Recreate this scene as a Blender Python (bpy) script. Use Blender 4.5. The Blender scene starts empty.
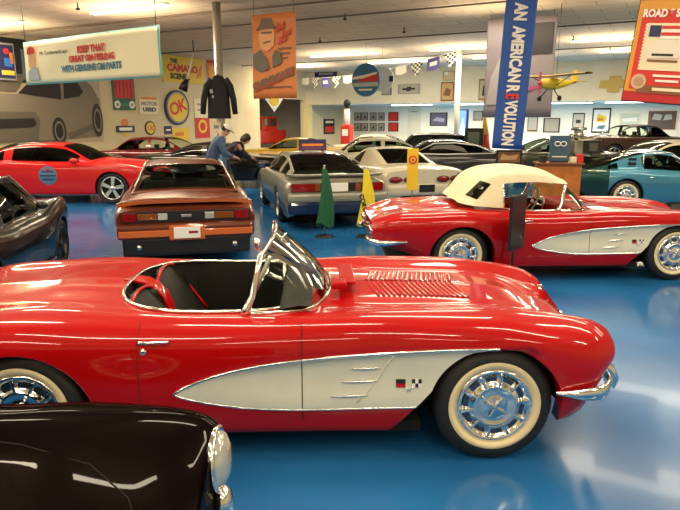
import bpy, bmesh, math, random
from math import sin, cos, pi, radians, sqrt, atan2
from mathutils import Vector, Matrix, Euler
random.seed(7)
scene = bpy.context.scene
COL = scene.collection

# ------------------------------------------------------------------ camera
CAM_H, PITCH, FPX = 1.875, math.atan(134.0 / 610.0), 610.0
cam_data = bpy.data.cameras.new('camera')
cam_data.sensor_width = 36.0
cam_data.lens = FPX / 680.0 * 36.0
cam_data.clip_start = 0.05
cam_data.clip_end = 200
cam = bpy.data.objects.new('camera', cam_data)
cam.location = (0, 0, CAM_H)
cam.rotation_euler = (pi / 2 - PITCH, 0, 0)
COL.objects.link(cam)
scene.camera = cam

# ------------------------------------------------------------------ world, light, exposure
world = bpy.data.worlds.new('world')
scene.world = world
world.use_nodes = True
world.node_tree.nodes['Background'].inputs[0].default_value = (1.0, 0.9, 0.75, 1)
world.node_tree.nodes['Background'].inputs[1].default_value = 0.25
vs = scene.view_settings
vs.view_transform = 'Standard'
vs.look = 'None'
vs.gamma = 1
vs.use_curve_mapping = False
vs.exposure = 0.22

# the showroom is turned about 28 degrees against the view: p runs along the back wall, q into depth
RA = radians(-28)
AX, BX = Vector((cos(RA), sin(RA), 0)), Vector((-sin(RA), cos(RA), 0))
CEIL = 4.55
P_LEFT, Q_BACK, Q_RECESS, P_RIGHT, Q_FRONT = -18.7, 31.0, 35.5, 9.0, -7.0
def R(p, q, z=0.0):
    v = AX * p + BX * q
    return Vector((v.x, v.y, z))

def strip_lamp(p, q, length=2.5, power=75, z=CEIL - 0.1, wide=0.20):
    d = bpy.data.lights.new('strip_lamp', 'AREA')
    d.shape = 'RECTANGLE'; d.size = length; d.size_y = wide
    d.energy = power; d.color = (1.0, 0.86, 0.62)
    o = bpy.data.objects.new('strip_lamp', d)
    o.location = R(p, q, z); o.rotation_euler = (0, 0, RA)
    COL.objects.link(o)
    up_light(o.location, length, power)
    return o
def up_light(loc, length, power):  # extra unseen lamp, added below each strip to brighten the ceiling
    """the share of a bare tube's light that washes the ceiling"""
    d = bpy.data.lights.new('added_uplight', 'AREA'); d.shape = 'RECTANGLE'; d.size = length; d.size_y = 1.4
    d.energy = power * .38; d.color = (1.0, 0.82, 0.56)
    o = bpy.data.objects.new('added_uplight', d); o.location = Vector(loc) - Vector((0, 0, .75)); o.rotation_euler = (pi, 0, RA)
    COL.objects.link(o)
# the rows of strip lamps over the front of the hall (above and behind the camera)
for q in (-4.5, -0.6, 3.4, 7.4):
    for p in (-14.5, -10.5, -6.5, -2.5, 1.5, 5.5):
        strip_lamp(p, q)
for q in (11.4, 15.3):
    for p in (-4.0, 0.0, 4.0):
        strip_lamp(p, q, wide=0.9)

# ------------------------------------------------------------------ materials
MATS = {}
def mat(name, color, rough=0.5, metal=0.0, coat=0.0, emit=0.0, noise=0.0, nscale=8.0, trans=0.0, spec=0.5, bump=0.0, coat_rough=0.03):
    if name in MATS: return MATS[name]
    if coat >= 0.6: spec = min(spec, 0.12)          # gloss comes from the clear coat
    m = bpy.data.materials.new(name); m.use_nodes = True
    nt = m.node_tree; b = nt.nodes['Principled BSDF']
    b.inputs['Base Color'].default_value = (*color, 1)
    b.inputs['Roughness'].default_value = rough
    b.inputs['Metallic'].default_value = metal
    b.inputs['Coat Weight'].default_value = coat
    b.inputs['Coat Roughness'].default_value = coat_rough
    b.inputs['Specular IOR Level'].default_value = spec
    if emit:
        b.inputs['Emission Color'].default_value = (*color, 1)
        b.inputs['Emission Strength'].default_value = emit
    if noise or bump:
        tc = nt.nodes.new('ShaderNodeTexCoord'); n = nt.nodes.new('ShaderNodeTexNoise')
        n.inputs['Scale'].default_value = nscale; n.inputs['Detail'].default_value = 4
        nt.links.new(tc.outputs['Object'], n.inputs['Vector'])
        if noise:
            r = nt.nodes.new('ShaderNodeValToRGB')
            r.color_ramp.elements[0].position = 0.3; r.color_ramp.elements[1].position = 0.7
            r.color_ramp.elements[0].color = (*[c * (1 - noise) for c in color], 1)
            r.color_ramp.elements[1].color = (*[min(1, c * (1 + noise)) for c in color], 1)
            nt.links.new(n.outputs['Fac'], r.inputs['Fac']); nt.links.new(r.outputs['Color'], b.inputs['Base Color'])
        if bump:
            bp = nt.nodes.new('ShaderNodeBump'); bp.inputs['Strength'].default_value = bump; bp.inputs['Distance'].default_value = 0.02
            nt.links.new(n.outputs['Fac'], bp.inputs['Height']); nt.links.new(bp.outputs['Normal'], b.inputs['Normal'])
    MATS[name] = m
    return m
def paint(name, color, metal=0.0):
    return mat(name, color, 0.38, metal, 0.75, noise=0.05, nscale=3.0, spec=0.03)
def glass(name, tint=(0.75, 0.85, 0.8), gloss=0.18, dark=1.0):
    if name in MATS: return MATS[name]
    m = bpy.data.materials.new(name); m.use_nodes = True
    nt = m.node_tree; nt.nodes.clear()
    out = nt.nodes.new('ShaderNodeOutputMaterial'); mx = nt.nodes.new('ShaderNodeMixShader')
    tr = nt.nodes.new('ShaderNodeBsdfTransparent'); gl = nt.nodes.new('ShaderNodeBsdfGlossy'); fr = nt.nodes.new('ShaderNodeLayerWeight')
    tr.inputs['Color'].default_value = (*[t * dark for t in tint], 1)
    gl.inputs['Roughness'].default_value = 0.02; gl.inputs['Color'].default_value = (.36, .36, .35, 1)
    fr.inputs['Blend'].default_value = gloss
    nt.links.new(fr.outputs['Fresnel'], mx.inputs['Fac'])
    nt.links.new(tr.outputs[0], mx.inputs[1]); nt.links.new(gl.outputs[0], mx.inputs[2]); nt.links.new(mx.outputs[0], out.inputs[0])
    MATS[name] = m
    return m

CHROME = mat('chrome', (0.82, 0.82, 0.80), 0.09, 1.0)
STEEL = mat('brushed_metal', (0.6, 0.6, 0.58), 0.3, 1.0)
RUBBER = mat('tyre_rubber', (0.012, 0.012, 0.012), 0.55, noise=0.2)
BLACK = mat('black_trim', (0.008, 0.008, 0.008), 0.4)
DARK = mat('dark_underbody', (0.004, 0.004, 0.004), 0.9)
VINYL = mat('black_vinyl', (0.009, 0.009, 0.007), 0.55, noise=0.15, nscale=30, spec=0.2)
WHITEWALL = mat('whitewall_rubber', (0.78, 0.66, 0.40), 0.6, noise=0.04)
RED = paint('red_paint', (0.40, 0.003, 0.004))
CREAM = mat('cream_paint', (0.68, 0.62, 0.47), 0.35, 0, 0.8, noise=0.03)
COVE = mat('white_cove_paint', (0.66, 0.66, 0.55), 0.35, 0, 0.8, noise=0.03)
CLEAR = glass('clear_glass', (0.86, 0.92, 0.86), 0.10)
TINT = glass('tinted_glass', (0.30, 0.36, 0.32), 0.25)
DKGLASS = glass('dark_glass', (0.10, 0.12, 0.11), 0.3)
LAMPGLASS = mat('lamp_glass', (0.75, 0.78, 0.75), 0.12, 0.6, 1.0)
REDLENS = mat('red_lens', (0.22, 0.005, 0.008), 0.2, 0, 1.0)
AMBERLENS = mat('amber_lens', (0.20, 0.055, 0.01), 0.2, 0, 1.0)
WHITE = mat('white_plastic', (0.82, 0.80, 0.74), 0.45)

# ------------------------------------------------------------------ object helpers
def link(name, me, parent=None):
    o = bpy.data.objects.new(name, me); COL.objects.link(o)
    if parent is not None: o.parent = parent
    return o
def tag(o, label, cat, group=None):
    o['label'] = label; o['category'] = cat
    if group: o['group'] = group
    return o
def thing(name, label, cat, loc=(0, 0, 0), rz=0.0, group=None):
    o = bpy.data.objects.new(name, None); COL.objects.link(o)
    o.location = loc; o.rotation_euler = (0, 0, rz)
    o.empty_display_size = 0.2
    return tag(o, label, cat, group)
def struct(o):
    o['kind'] = 'structure'; return o

class MB:
    """collects shapes and links them as one mesh object"""
    def __init__(self): self.v = []; self.f = []; self.m = []; self.s = []; self.cm = 0; self.smooth = False
    def add(self, vs_, fs, M=None):
        b = len(self.v)
        for p in vs_:
            p = Vector(p)
            self.v.append(M @ p if M is not None else p)
        for f in fs:
            self.f.append([b + i for i in f]); self.m.append(self.cm); self.s.append(self.smooth)
        return self
    def box(self, c, d, M=None, rz=0.0, bev=0.0):
        x, y, z = d[0] / 2, d[1] / 2, d[2] / 2
        T = Matrix.Translation(Vector(c)) @ Matrix.Rotation(rz, 4, 'Z')
        if M is not None: T = M @ T
        if bev <= 0:
            vs_ = [(sx * x, sy * y, sz * z) for sz in (-1, 1) for sy in (-1, 1) for sx in (-1, 1)]
            return self.add(vs_, [(0, 2, 3, 1), (4, 5, 7, 6), (0, 1, 5, 4), (2, 6, 7, 3), (0, 4, 6, 2), (1, 3, 7, 5)], T)
        bm = bmesh.new(); bmesh.ops.create_cube(bm, size=1)
        for q in bm.verts: q.co = Vector((q.co.x * d[0], q.co.y * d[1], q.co.z * d[2]))
        bmesh.ops.bevel(bm, geom=bm.edges[:], offset=bev, segments=2, affect='EDGES', profile=0.6)
        bm.verts.index_update()
        self.add([q.co.copy() for q in bm.verts], [[q.index for q in f.verts] for f in bm.faces], T); bm.free()
        return self
    def tube(self, pts, r, n=8, closed=False, flat=None):
        pts = [Vector(p) for p in pts]; k = len(pts); vs_ = []; fs = []
        rad = r if hasattr(r, '__len__') else [r] * k
        pn = None
        for i in range(k):
            if closed: t = pts[(i + 1) % k] - pts[i - 1]
            else: t = pts[min(i + 1, k - 1)] - pts[max(i - 1, 0)]
            if t.length < 1e-9: t = Vector((0, 0, 1))
            t.normalize()
            if pn is None: pn = t.orthogonal().normalized() if flat is None else Vector(flat)
            a = pn - t * pn.dot(t)
            if a.length < 1e-6: a = t.orthogonal()
            a.normalize(); pn = a; b = t.cross(a)
            for j in range(n):
                th = 2 * pi * j / n
                vs_.append(pts[i] + (a * cos(th) + b * sin(th)) * rad[i])
        for i in range(k if closed else k - 1):
            for j in range(n):
                fs.append((i * n + j, i * n + (j + 1) % n, ((i + 1) % k) * n + (j + 1) % n, ((i + 1) % k) * n + j))
        if not closed:
            fs.append(tuple(range(n - 1, -1, -1))); fs.append(tuple((k - 1) * n + j for j in range(n)))
        s, self.smooth = self.smooth, True
        self.add(vs_, fs); self.smooth = s
        return self
    def lathe(self, prof, n=40, M=None, cap=False):
        """prof: (radius, height along Z)"""
        vs_ = []; fs = []
        for (r, h) in prof:
            for j in range(n):
                th = 2 * pi * j / n; vs_.append((r * cos(th), r * sin(th), h))
        for i in range(len(prof) - 1):
            for j in range(n):
                fs.append((i * n + j, i * n + (j + 1) % n, (i + 1) * n + (j + 1) % n, (i + 1) * n + j))
        if cap:
            fs.append(tuple(range(n - 1, -1, -1))); fs.append(tuple((len(prof) - 1) * n + j for j in range(n)))
        s, self.smooth = self.smooth, True
        self.add(vs_, fs, M); self.smooth = s
        return self
    def cyl(self, a, b, r, n=16, r2=None):
        return self.tube([a, b], [r, r if r2 is None else r2], n)
    def ball(self, c, r, n=14, M=None):
        if not hasattr(r, '__len__'): r = (r, r, r)
        vs_ = []; fs = []; k = n // 2 + 1
        for i in range(k + 1):
            ph = pi * i / k
            for j in range(n):
                th = 2 * pi * j / n
                vs_.append((c[0] + r[0] * sin(ph) * cos(th), c[1] + r[1] * sin(ph) * sin(th), c[2] + r[2] * cos(ph)))
        for i in range(k):
            for j in range(n): fs.append((i * n + j, (i + 1) * n + j, (i + 1) * n + (j + 1) % n, i * n + (j + 1) % n))
        s, self.smooth = self.smooth, True
        self.add(vs_, fs, M); self.smooth = s
        return self
    def grid(self, rows, closed_u=False, smooth=True):
        nu, nv = len(rows), len(rows[0]); vs_ = [p for r in rows for p in r]; fs = []
        for i in range(nu - 1):
            for j in range(nv - 1): fs.append((i * nv + j, i * nv + j + 1, (i + 1) * nv + j + 1, (i + 1) * nv + j))
        s, self.smooth = self.smooth, smooth
        self.add(vs_, fs); self.smooth = s
        return self
    def prism(self, poly, h, M=None, h0=0.0):
        """polygon in XY extruded from z=h0 to h"""
        n = len(poly); vs_ = [(x, y, h0) for x, y in poly] + [(x, y, h) for x, y in poly]
        fs = [tuple(range(n - 1, -1, -1)), tuple(range(n, 2 * n))] + [(i, (i + 1) % n, n + (i + 1) % n, n + i) for i in range(n)]
        return self.add(vs_, fs, M)
    def mesh(self, name, mats, weld=0.0, fix=True, auto=None):
        me = bpy.data.meshes.new(name)
        me.from_pydata(self.v, [], self.f)
        for m in (mats if isinstance(mats, (list, tuple)) else [mats]): me.materials.append(m)
        me.polygons.foreach_set('material_index', self.m); me.polygons.foreach_set('use_smooth', self.s)
        if weld or fix:
            bm = bmesh.new(); bm.from_mesh(me)
            if weld: bmesh.ops.remove_doubles(bm, verts=bm.verts[:], dist=weld)
            if fix: bmesh.ops.recalc_face_normals(bm, faces=bm.faces[:])
            bm.to_mesh(me); bm.free()
        me.update()
        return me
    def build(self, name, mats, parent=None, weld=0.0, fix=True, thick=0.0):
        o = link(name, self.mesh(name, mats, weld, fix), parent)
        if thick:
            md = o.modifiers.new('thickness', 'SOLIDIFY'); md.thickness = thick; md.offset = 0
        return o

def text_mesh(body, size, depth=0.004, align='CENTER', bold=0.0, shear=0.0, spacing=1.0, xscale=1.0, line=1.0):
    cu = bpy.data.curves.new('lettering', 'FONT'); cu.body = body; cu.size = size; cu.extrude = depth / 2
    cu.align_x = align; cu.align_y = 'CENTER'; cu.offset = bold; cu.shear = shear; cu.space_character = spacing; cu.space_line = line
    cu.resolution_u = 3
    o = bpy.data.objects.new('lettering', cu); COL.objects.link(o)
    bpy.context.view_layer.update()
    me = bpy.data.meshes.new_from_object(o.evaluated_get(bpy.context.evaluated_depsgraph_get()))
    bpy.data.objects.remove(o); bpy.data.curves.remove(cu)
    if xscale != 1.0:
        for q in me.vertices: q.co.x *= xscale
    return me
def lettering(body, size, material, parent, loc, rot=(pi / 2, 0, 0), **k):
    me = text_mesh(body, size, **k); me.materials.clear(); me.materials.append(material)
    o = link('lettering', me, parent); o.location = loc; o.rotation_euler = rot
    return o

def fitted(body, w, h, material, parent, loc, rot=(pi / 2, 0, 0), bold=.045, depth=.003):
    """lettering stretched to an exact width and height"""
    me = text_mesh(body, 1.0, depth=depth, bold=bold)
    xs = [q.co.x for q in me.vertices]; ys = [q.co.y for q in me.vertices]
    x0, x1, y0, y1 = min(xs), max(xs), min(ys), max(ys)
    for q in me.vertices:
        q.co.x = ((q.co.x - x0) / (x1 - x0) - .5) * w; q.co.y = ((q.co.y - y0) / (y1 - y0) - .5) * h
    me.materials.clear(); me.materials.append(material)
    o = link('lettering', me, parent); o.location = loc; o.rotation_euler = rot
    return o
def pchip(keys):
    xs = [k[0] for k in keys]; ys = [k[1] for k in keys]; n = len(xs)
    if n == 1: return lambda x: ys[0]
    h = [xs[i + 1] - xs[i] for i in range(n - 1)]; d = [(ys[i + 1] - ys[i]) / h[i] for i in range(n - 1)]
    m = [0.0] * n; m[0] = d[0]; m[-1] = d[-1]
    for i in range(1, n - 1):
        if d[i - 1] * d[i] > 0:
            w1 = 2 * h[i] + h[i - 1]; w2 = h[i] + 2 * h[i - 1]
            m[i] = (w1 + w2) / (w1 / d[i - 1] + w2 / d[i])
    def f(x):
        if x <= xs[0]: return ys[0]
        if x >= xs[-1]: return ys[-1]
        i = 0
        while x > xs[i + 1]: i += 1
        t = (x - xs[i]) / h[i]
        return ((1 + 2 * t) * (1 - t) ** 2 * ys[i] + t * (1 - t) ** 2 * h[i] * m[i] + t * t * (3 - 2 * t) * ys[i + 1] + t * t * (t - 1) * h[i] * m[i + 1])
    return f
def catmull(keys):
    """smooth curve through (t, y) with unit-spaced t"""
    ys = keys; n = len(ys)
    def f(t):
        i = max(0, min(n - 2, int(math.floor(t)))); s = t - i
        p1, p2 = ys[i], ys[i + 1]; p0 = ys[i - 1] if i > 0 else 2 * p1 - p2; p3 = ys[i + 2] if i + 2 < n else p2
        return 0.5 * (2 * p1 + (p2 - p0) * s + (2 * p0 - 5 * p1 + 4 * p2 - p3) * s * s + (3 * p1 - p0 - 3 * p2 + p3) * s ** 3)
    return f
def sstep(x):
    x = max(0.0, min(1.0, x)); return x * x * (3 - 2 * x)
def lerp(a, b, t): return a + (b - a) * t
def frange(a, b, n): return [a + (b - a) * i / (n - 1) for i in range(n)]

# ------------------------------------------------------------------ lofted car bodies
class Body:
    """car shell: key sections (u, ten half-section points) from rear to front; u = 0 at the front axle"""
    def __init__(self, keys, arches, opening=None, dip=None, cut=None):
        self.cut, self.cutf = cut, (pchip(cut) if cut else None)
        keys = sorted(keys, key=lambda k: k[0])
        self.V = [pchip([(k[0], k[1][i][0]) for k in keys]) for i in range(10)]
        self.Z = [pchip([(k[0], k[1][i][1]) for k in keys]) for i in range(10)]
        self.u0, self.u1 = keys[0][0], keys[-1][0]
        self.arches, self.opening, self.dip = arches, opening, dip
        self.cache = {}
    def sec(self, u):
        k = round(u, 5)
        if k not in self.cache:
            self.cache[k] = (catmull([f(u) for f in self.V]), catmull([f(u) for f in self.Z]))
        return self.cache[k]
    def arch_z(self, u):
        z = -1
        for (uc, zc, ru, rz) in self.arches:
            d = (u - uc) / ru
            if abs(d) < 1: z = max(z, zc + rz * sqrt(1 - d * d))
        if self.cut and self.cut[0][0] <= u <= self.cut[-1][0]: z = max(z, self.cutf(u))
        return z
    def t_at_z(self, u, z, hi=6.0):
        fv, fz = self.sec(u)
        if fz(0) >= z: return 0.0
        a, b = 0.0, hi
        for _ in range(22):
            m = (a + b) / 2
            if fz(m) < z: a = m
            else: b = m
        return (a + b) / 2
    def point(self, u, t):
        fv, fz = self.sec(u); v, z = max(0.0, fv(t)), fz(t)
        if self.dip and t < 5.6: v -= self.dip(u, z)
        return v, z
    def side(self, u, z):
        return self.point(u, self.t_at_z(u, z))[0]
    def top(self, u, v):
        fv, fz = self.sec(u); a, b = 5.0, 9.0
        for _ in range(22):
            m = (a + b) / 2
            if fv(m) > v: a = m
            else: b = m
        return fz((a + b) / 2)
    def stations(self, n=90):
        s = set(round(x, 4) for x in frange(self.u0, self.u1, n))
        for e in (self.u0, self.u1):
            sg = 1 if e == self.u0 else -1
            for k in (0.01, 0.02, 0.035): s.add(round(e + sg * k, 4))
        for (uc, zc, ru, rz) in self.arches:
            s = {x for x in s if not (uc - ru - 0.012 < x < uc + ru + 0.012)}
            for i in range(29): s.add(round(uc + ru * cos(pi * i / 28), 4))
            s.add(round(uc - ru - 0.0015, 4)); s.add(round(uc + ru + 0.0015, 4))
        if self.cut: s |= set(round(x, 4) for x in frange(self.cut[0][0] - .001, self.cut[-1][0], 30))
        if self.opening:
            a, b = self.opening[0], self.opening[1]
            for i in range(37): s.add(round((a + b) / 2 + (b - a) / 2 * cos(pi * i / 36), 4))
        r = []
        for x in sorted(x for x in s if self.u0 <= x <= self.u1):
            if not r or x - r[-1] > 0.0012: r.append(x)
        return r
    def v_open(self, u):
        if not self.opening: return 0.0
        a, b, w, n = self.opening
        x = (u - (a + b) / 2) / ((b - a) / 2)
        if abs(x) >= 1: return 0.0
        return w * (1 - abs(x) ** n) ** (1 / n)
    def shell(self, parent, material, nside=20, ntop=20, n=90):
        st = self.stations(n); mb = MB(); rows = []
        for u in st:
            az = self.arch_z(u); tl = self.t_at_z(u, az) if az > 0 else 0.0
            tl = min(tl, 4.9); te = 9.0; vo = self.v_open(u)
            if vo > 0.004:
                fv = self.sec(u)[0]; a, b = 5.0, 9.0
                for _ in range(22):
                    m = (a + b) / 2
                    if fv(m) > vo: a = m
                    else: b = m
                te = (a + b) / 2
            ts = [lerp(tl, 5.0, i / nside) for i in range(nside + 1)] + [lerp(5.0, te, i / ntop) for i in range(1, ntop + 1)]
            pts = [self.point(u, t) for t in ts]
            v0, z0 = pts[0]
            rows.append([(u, max(0, v0 - 0.09), z0 + 0.004), (u, v0 - 0.012, z0 - 0.004)] + [(u, v, z) for v, z in pts])
        for sg in (1, -1):
            g = [[(u, sg * v, z) for (u, v, z) in r] for r in rows]
            if sg < 0: g = [list(reversed(r)) for r in g]
            mb.grid(g)
            for e in (0, -1):                         # nose and tail caps
                r = g[e]; c = sum((Vector(p) for p in r), Vector()) / len(r); c.y = 0
                c.z = (r[1][2] + r[-2][2]) / 2
                s_, mb.smooth = mb.smooth, False
                mb.add([c] + list(r), [(0, i, i + 1) for i in range(1, len(r))]); mb.smooth = s_
        return mb.build('body', material, parent, weld=0.0008)
    def wells(self, parent, zr):
        """dark wheel housings and floor pan"""
        mb = MB()
        for (uc, zc, ru, rz) in self.arches:
            for sg in (1, -1):
                g = []
                for i in range(21):
                    th = pi * i / 20; u, z = uc + ru * 1.03 * cos(th), zc + (rz + 0.012) * sin(th)
                    vv = self.side(max(self.u0, min(self.u1, u)), z) - 0.05
                    g.append([(u, sg * vv, z), (u, sg * 0.45, z)])
                mb.grid(g)
                c = [(uc + ru * 1.03 * cos(pi * i / 20), sg * 0.46, zc + (rz + 0.012) * sin(pi * i / 20)) for i in range(21)]
                c += [(uc - ru * 1.03, sg * 0.46, zr), (uc + ru * 1.03, sg * 0.46, zr)]
                mb.add(c, [tuple(range(len(c)))])
        a, b = self.u0 + 0.25, self.u1 - 0.25
        mb.box(((a + b) / 2, 0, zr + 0.03), (b - a, 0.9, 0.06))
        us = sorted([c[0] for c in self.arches])
        r = self.arches[0][2] * 1.03
        mid = (us[0] + r, us[1] - r)
        mb.box(((mid[0] + mid[1]) / 2, 0, zr + 0.03), (mid[1] - mid[0], 1.5, 0.06))
        return mb.build('underbody', DARK, parent, fix=False)

def axis_y(sg):
    """lathe axis Z -> outward sideways"""
    return Matrix.Rotation(-sg * pi / 2, 4, 'X')
def wheel(parent, u, v, r, sg, kind, width=0.2, rim=0.6, steer=0.0, rimmat=None, tilt=0.2):
    M = Matrix.Translation((u, sg * v, r)) @ Matrix.Rotation(steer, 4, 'Z') @ axis_y(sg)
    h = width / 2; rr = rim * r
    mb = MB()
    mb.lathe([(rr, -h * .8), (rr + .02, -h * .95), (r * .8, -h), (r * .95, -h * .8), (r, -h * .5), (r, h * .5), (r * .95, h * .82), (r * .80, h), (rr + .025, h * .95), (rr, h * .75), (rr, 0)], 44, M)
    o = mb.build('wheel', RUBBER, parent)
    if kind == 'whitewall':
        w = MB(); w.lathe([(rr - .004, h * .70), (rr + .008, h * .93), (rr + .02, h * 1.0), (r * .72, h * 1.035), (r * .765, h * 1.02), (r * .77, h * .98)], 48, M)
        w.build('whitewall', WHITEWALL, o)
        c = MB()
        c.lathe([(rr + .004, h * .72), (rr, h * .92), (rr * .93, h * .98), (rr * .86, h * .80), (rr * .80, h * .72), (rr * .62, h * .86), (rr * .56, h * 1.0), (rr * .50, h * 1.02), (rr * .44, h * .9), (rr * .30, h * 1.0), (0.001, h * 1.08)], 40, M)
        for k in range(10):
            a = 2 * pi * k / 10 + tilt
            Mk = M @ Matrix.Rotation(a, 4, 'Z')
            c.box((rr * .72, 0, h * .86), (rr * .34, .016, .03), Mk, bev=.004)
        for a in (0.9, 0.9 + pi / 2):
            Mk = M @ Matrix.Rotation(a + tilt, 4, 'Z')
            c.box((0, 0, h * 1.12), (rr * .62, .018, .022), Mk, bev=.005)
        c.build('wheel_cover', CHROME, o)
        for k in range(10):
            d = MB()
            a0 = 2 * pi * k / 10 + tilt + .12; a1 = a0 + .38
            p = [(rr * q * cos(a), rr * q * sin(a)) for q, a in [(.66, a0)] + [(.80, lerp(a0, a1, i / 4)) for i in range(5)] + [(.66, a1)]]
            d.prism(p, h * .815, M, h * .74)
            d.build('cooling_slot', mat('slot_shadow', (0.10, 0.12, 0.15), 0.25, 0.9), o)
    else:
        rm = rimmat or STEEL
        c = MB()
        c.lathe([(rr + .006, h * .72), (rr, h * .95), (rr * .92, h * .95), (rr * .88, h * .55), (rr * .86, h * .1)], 36, M)
        n = 5
        for k in range(n):
            Mk = M @ Matrix.Rotation(2 * pi * k / n + tilt, 4, 'Z')
            c.prism([(rr * .12, -rr * .12), (rr * .93, -rr * .17), (rr * .93, rr * .17), (rr * .12, rr * .12)], h * .82, Mk, h * .55)
        c.lathe([(rr * .22, h * .5), (rr * .2, h * .9), (0.001, h * .92)], 20, M)
        c.build('rim', rm, o)
        d = MB(); d.lathe([(rr * .9, h * .2), (0.001, h * .2)], 24, M); d.build('brake_disc', DARK, o)
    return o
def plate(parent, M, text=None, w=.3, h=.15):
    p = MB(); p.box((0, 0, 0), (.012, w, h), M, bev=.004)
    o = p.build('license_plate', WHITE, parent)
    return o

# ------------------------------------------------------------------ the room
def plane_xy(name, pts, material):
    mb = MB(); mb.add(pts, [tuple(range(len(pts)))]); return struct(mb.build(name, material, fix=False))

def floor_material():
    m = bpy.data.materials.new('blue_epoxy'); m.use_nodes = True; nt = m.node_tree; b = nt.nodes['Principled BSDF']
    tc = nt.nodes.new('ShaderNodeTexCoord'); n = nt.nodes.new('ShaderNodeTexNoise'); n.inputs['Scale'].default_value = 0.6; n.inputs['Detail'].default_value = 5
    r = nt.nodes.new('ShaderNodeValToRGB'); r.color_ramp.elements[0].position = .35; r.color_ramp.elements[1].position = .7
    r.color_ramp.elements[0].color = (0.012, 0.10, 0.29, 1); r.color_ramp.elements[1].color = (0.026, 0.18, 0.46, 1)
    nt.links.new(tc.outputs['Object'], n.inputs['Vector']); nt.links.new(n.outputs['Fac'], r.inputs['Fac']); nt.links.new(r.outputs['Color'], b.inputs['Base Color'])
    n2 = nt.nodes.new('ShaderNodeTexNoise'); n2.inputs['Scale'].default_value = 3.0; n2.inputs['Detail'].default_value = 3
    r2 = nt.nodes.new('ShaderNodeMapRange'); r2.inputs['To Min'].default_value = .13; r2.inputs['To Max'].default_value = .24
    nt.links.new(tc.outputs['Object'], n2.inputs['Vector']); nt.links.new(n2.outputs['Fac'], r2.inputs['Value']); nt.links.new(r2.outputs['Result'], b.inputs['Roughness'])
    bp = nt.nodes.new('ShaderNodeBump'); bp.inputs['Strength'].default_value = .04; bp.inputs['Distance'].default_value = .02
    nt.links.new(n2.outputs['Fac'], bp.inputs['Height']); nt.links.new(bp.outputs['Normal'], b.inputs['Normal'])
    b.inputs['Specular IOR Level'].default_value = .32; b.inputs['Coat Weight'].default_value = .15; b.inputs['Coat Roughness'].default_value = .05
    return m
def ceiling_material():
    m = bpy.data.materials.new('ceiling_planks'); m.use_nodes = True; nt = m.node_tree; b = nt.nodes['Principled BSDF']
    tc = nt.nodes.new('ShaderNodeTexCoord'); mp = nt.nodes.new('ShaderNodeMapping'); mp.inputs['Rotation'].default_value = (0, 0, -RA)
    br = nt.nodes.new('ShaderNodeTexBrick'); br.inputs['Scale'].default_value = 1.0
    br.inputs['Brick Width'].default_value = 1.22; br.inputs['Row Height'].default_value = 0.61; br.inputs['Mortar Size'].default_value = 0.012
    br.inputs['Color1'].default_value = (0.74, 0.60, 0.42, 1); br.inputs['Color2'].default_value = (0.68, 0.54, 0.37, 1); br.inputs['Mortar'].default_value = (0.36, 0.28, 0.19, 1)
    nt.links.new(tc.outputs['Object'], mp.inputs['Vector']); nt.links.new(mp.outputs['Vector'], br.inputs['Vector']); nt.links.new(br.outputs['Color'], b.inputs['Base Color'])
    b.inputs['Roughness'].default_value = .7
    return m
WALLM = mat('cream_wall_paint', (0.66, 0.56, 0.36), 0.7, noise=0.04, nscale=1.5)
HEADM = mat('header_wall_paint', (0.70, 0.64, 0.47), 0.7, noise=0.03, nscale=1.5)
RECM = mat('recess_wall_paint', (0.86, 0.82, 0.68), 0.7)
CEILM = ceiling_material()
plane_xy('floor', [R(P_LEFT - 7, Q_FRONT), R(P_RIGHT, Q_FRONT), R(P_RIGHT, Q_RECESS), R(P_LEFT - 7, Q_RECESS)], floor_material())
plane_xy('ceiling', [R(P_LEFT, Q_FRONT, CEIL), R(P_LEFT, Q_BACK, CEIL), R(P_RIGHT, Q_BACK, CEIL), R(P_RIGHT, Q_FRONT, CEIL)], CEILM)
def wall_box(name, p0, p1, q0, q1, z0, z1, material):
    mb = MB()
    M = Matrix.Rotation(RA, 4, 'Z')
    mb.box(((p0 + p1) / 2, (q0 + q1) / 2, (z0 + z1) / 2), (abs(p1 - p0), abs(q1 - q0), z1 - z0), M)
    return struct(mb.build(name, material, fix=False))
BAY0, BAY1, BAYZ = 26.4, 30.7, 3.05
# left wall with the opening of the service bay
mb = MB(); M = Matrix.Rotation(RA, 4, 'Z')
def wl(q0, q1, z0, z1): mb.box((P_LEFT - .1, (q0 + q1) / 2, (z0 + z1) / 2), (.2, q1 - q0, z1 - z0), M)
wl(Q_FRONT, BAY0, 0, CEIL); wl(BAY1, Q_RECESS, 0, CEIL); wl(BAY0, BAY1, BAYZ, CEIL)
struct(mb.build('wall_left', WALLM, fix=False))
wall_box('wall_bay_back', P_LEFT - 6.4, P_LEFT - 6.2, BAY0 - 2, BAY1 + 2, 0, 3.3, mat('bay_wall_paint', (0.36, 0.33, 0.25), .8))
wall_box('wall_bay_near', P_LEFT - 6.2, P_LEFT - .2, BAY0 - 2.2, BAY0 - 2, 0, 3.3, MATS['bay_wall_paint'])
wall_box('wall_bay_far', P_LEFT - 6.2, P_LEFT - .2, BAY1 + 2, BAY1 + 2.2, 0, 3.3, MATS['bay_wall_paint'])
wall_box('ceiling_bay', P_LEFT - 6.4, P_LEFT - .2, BAY0 - 2.2, BAY1 + 2.2, 3.3, 3.4, MATS['bay_wall_paint'])
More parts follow.
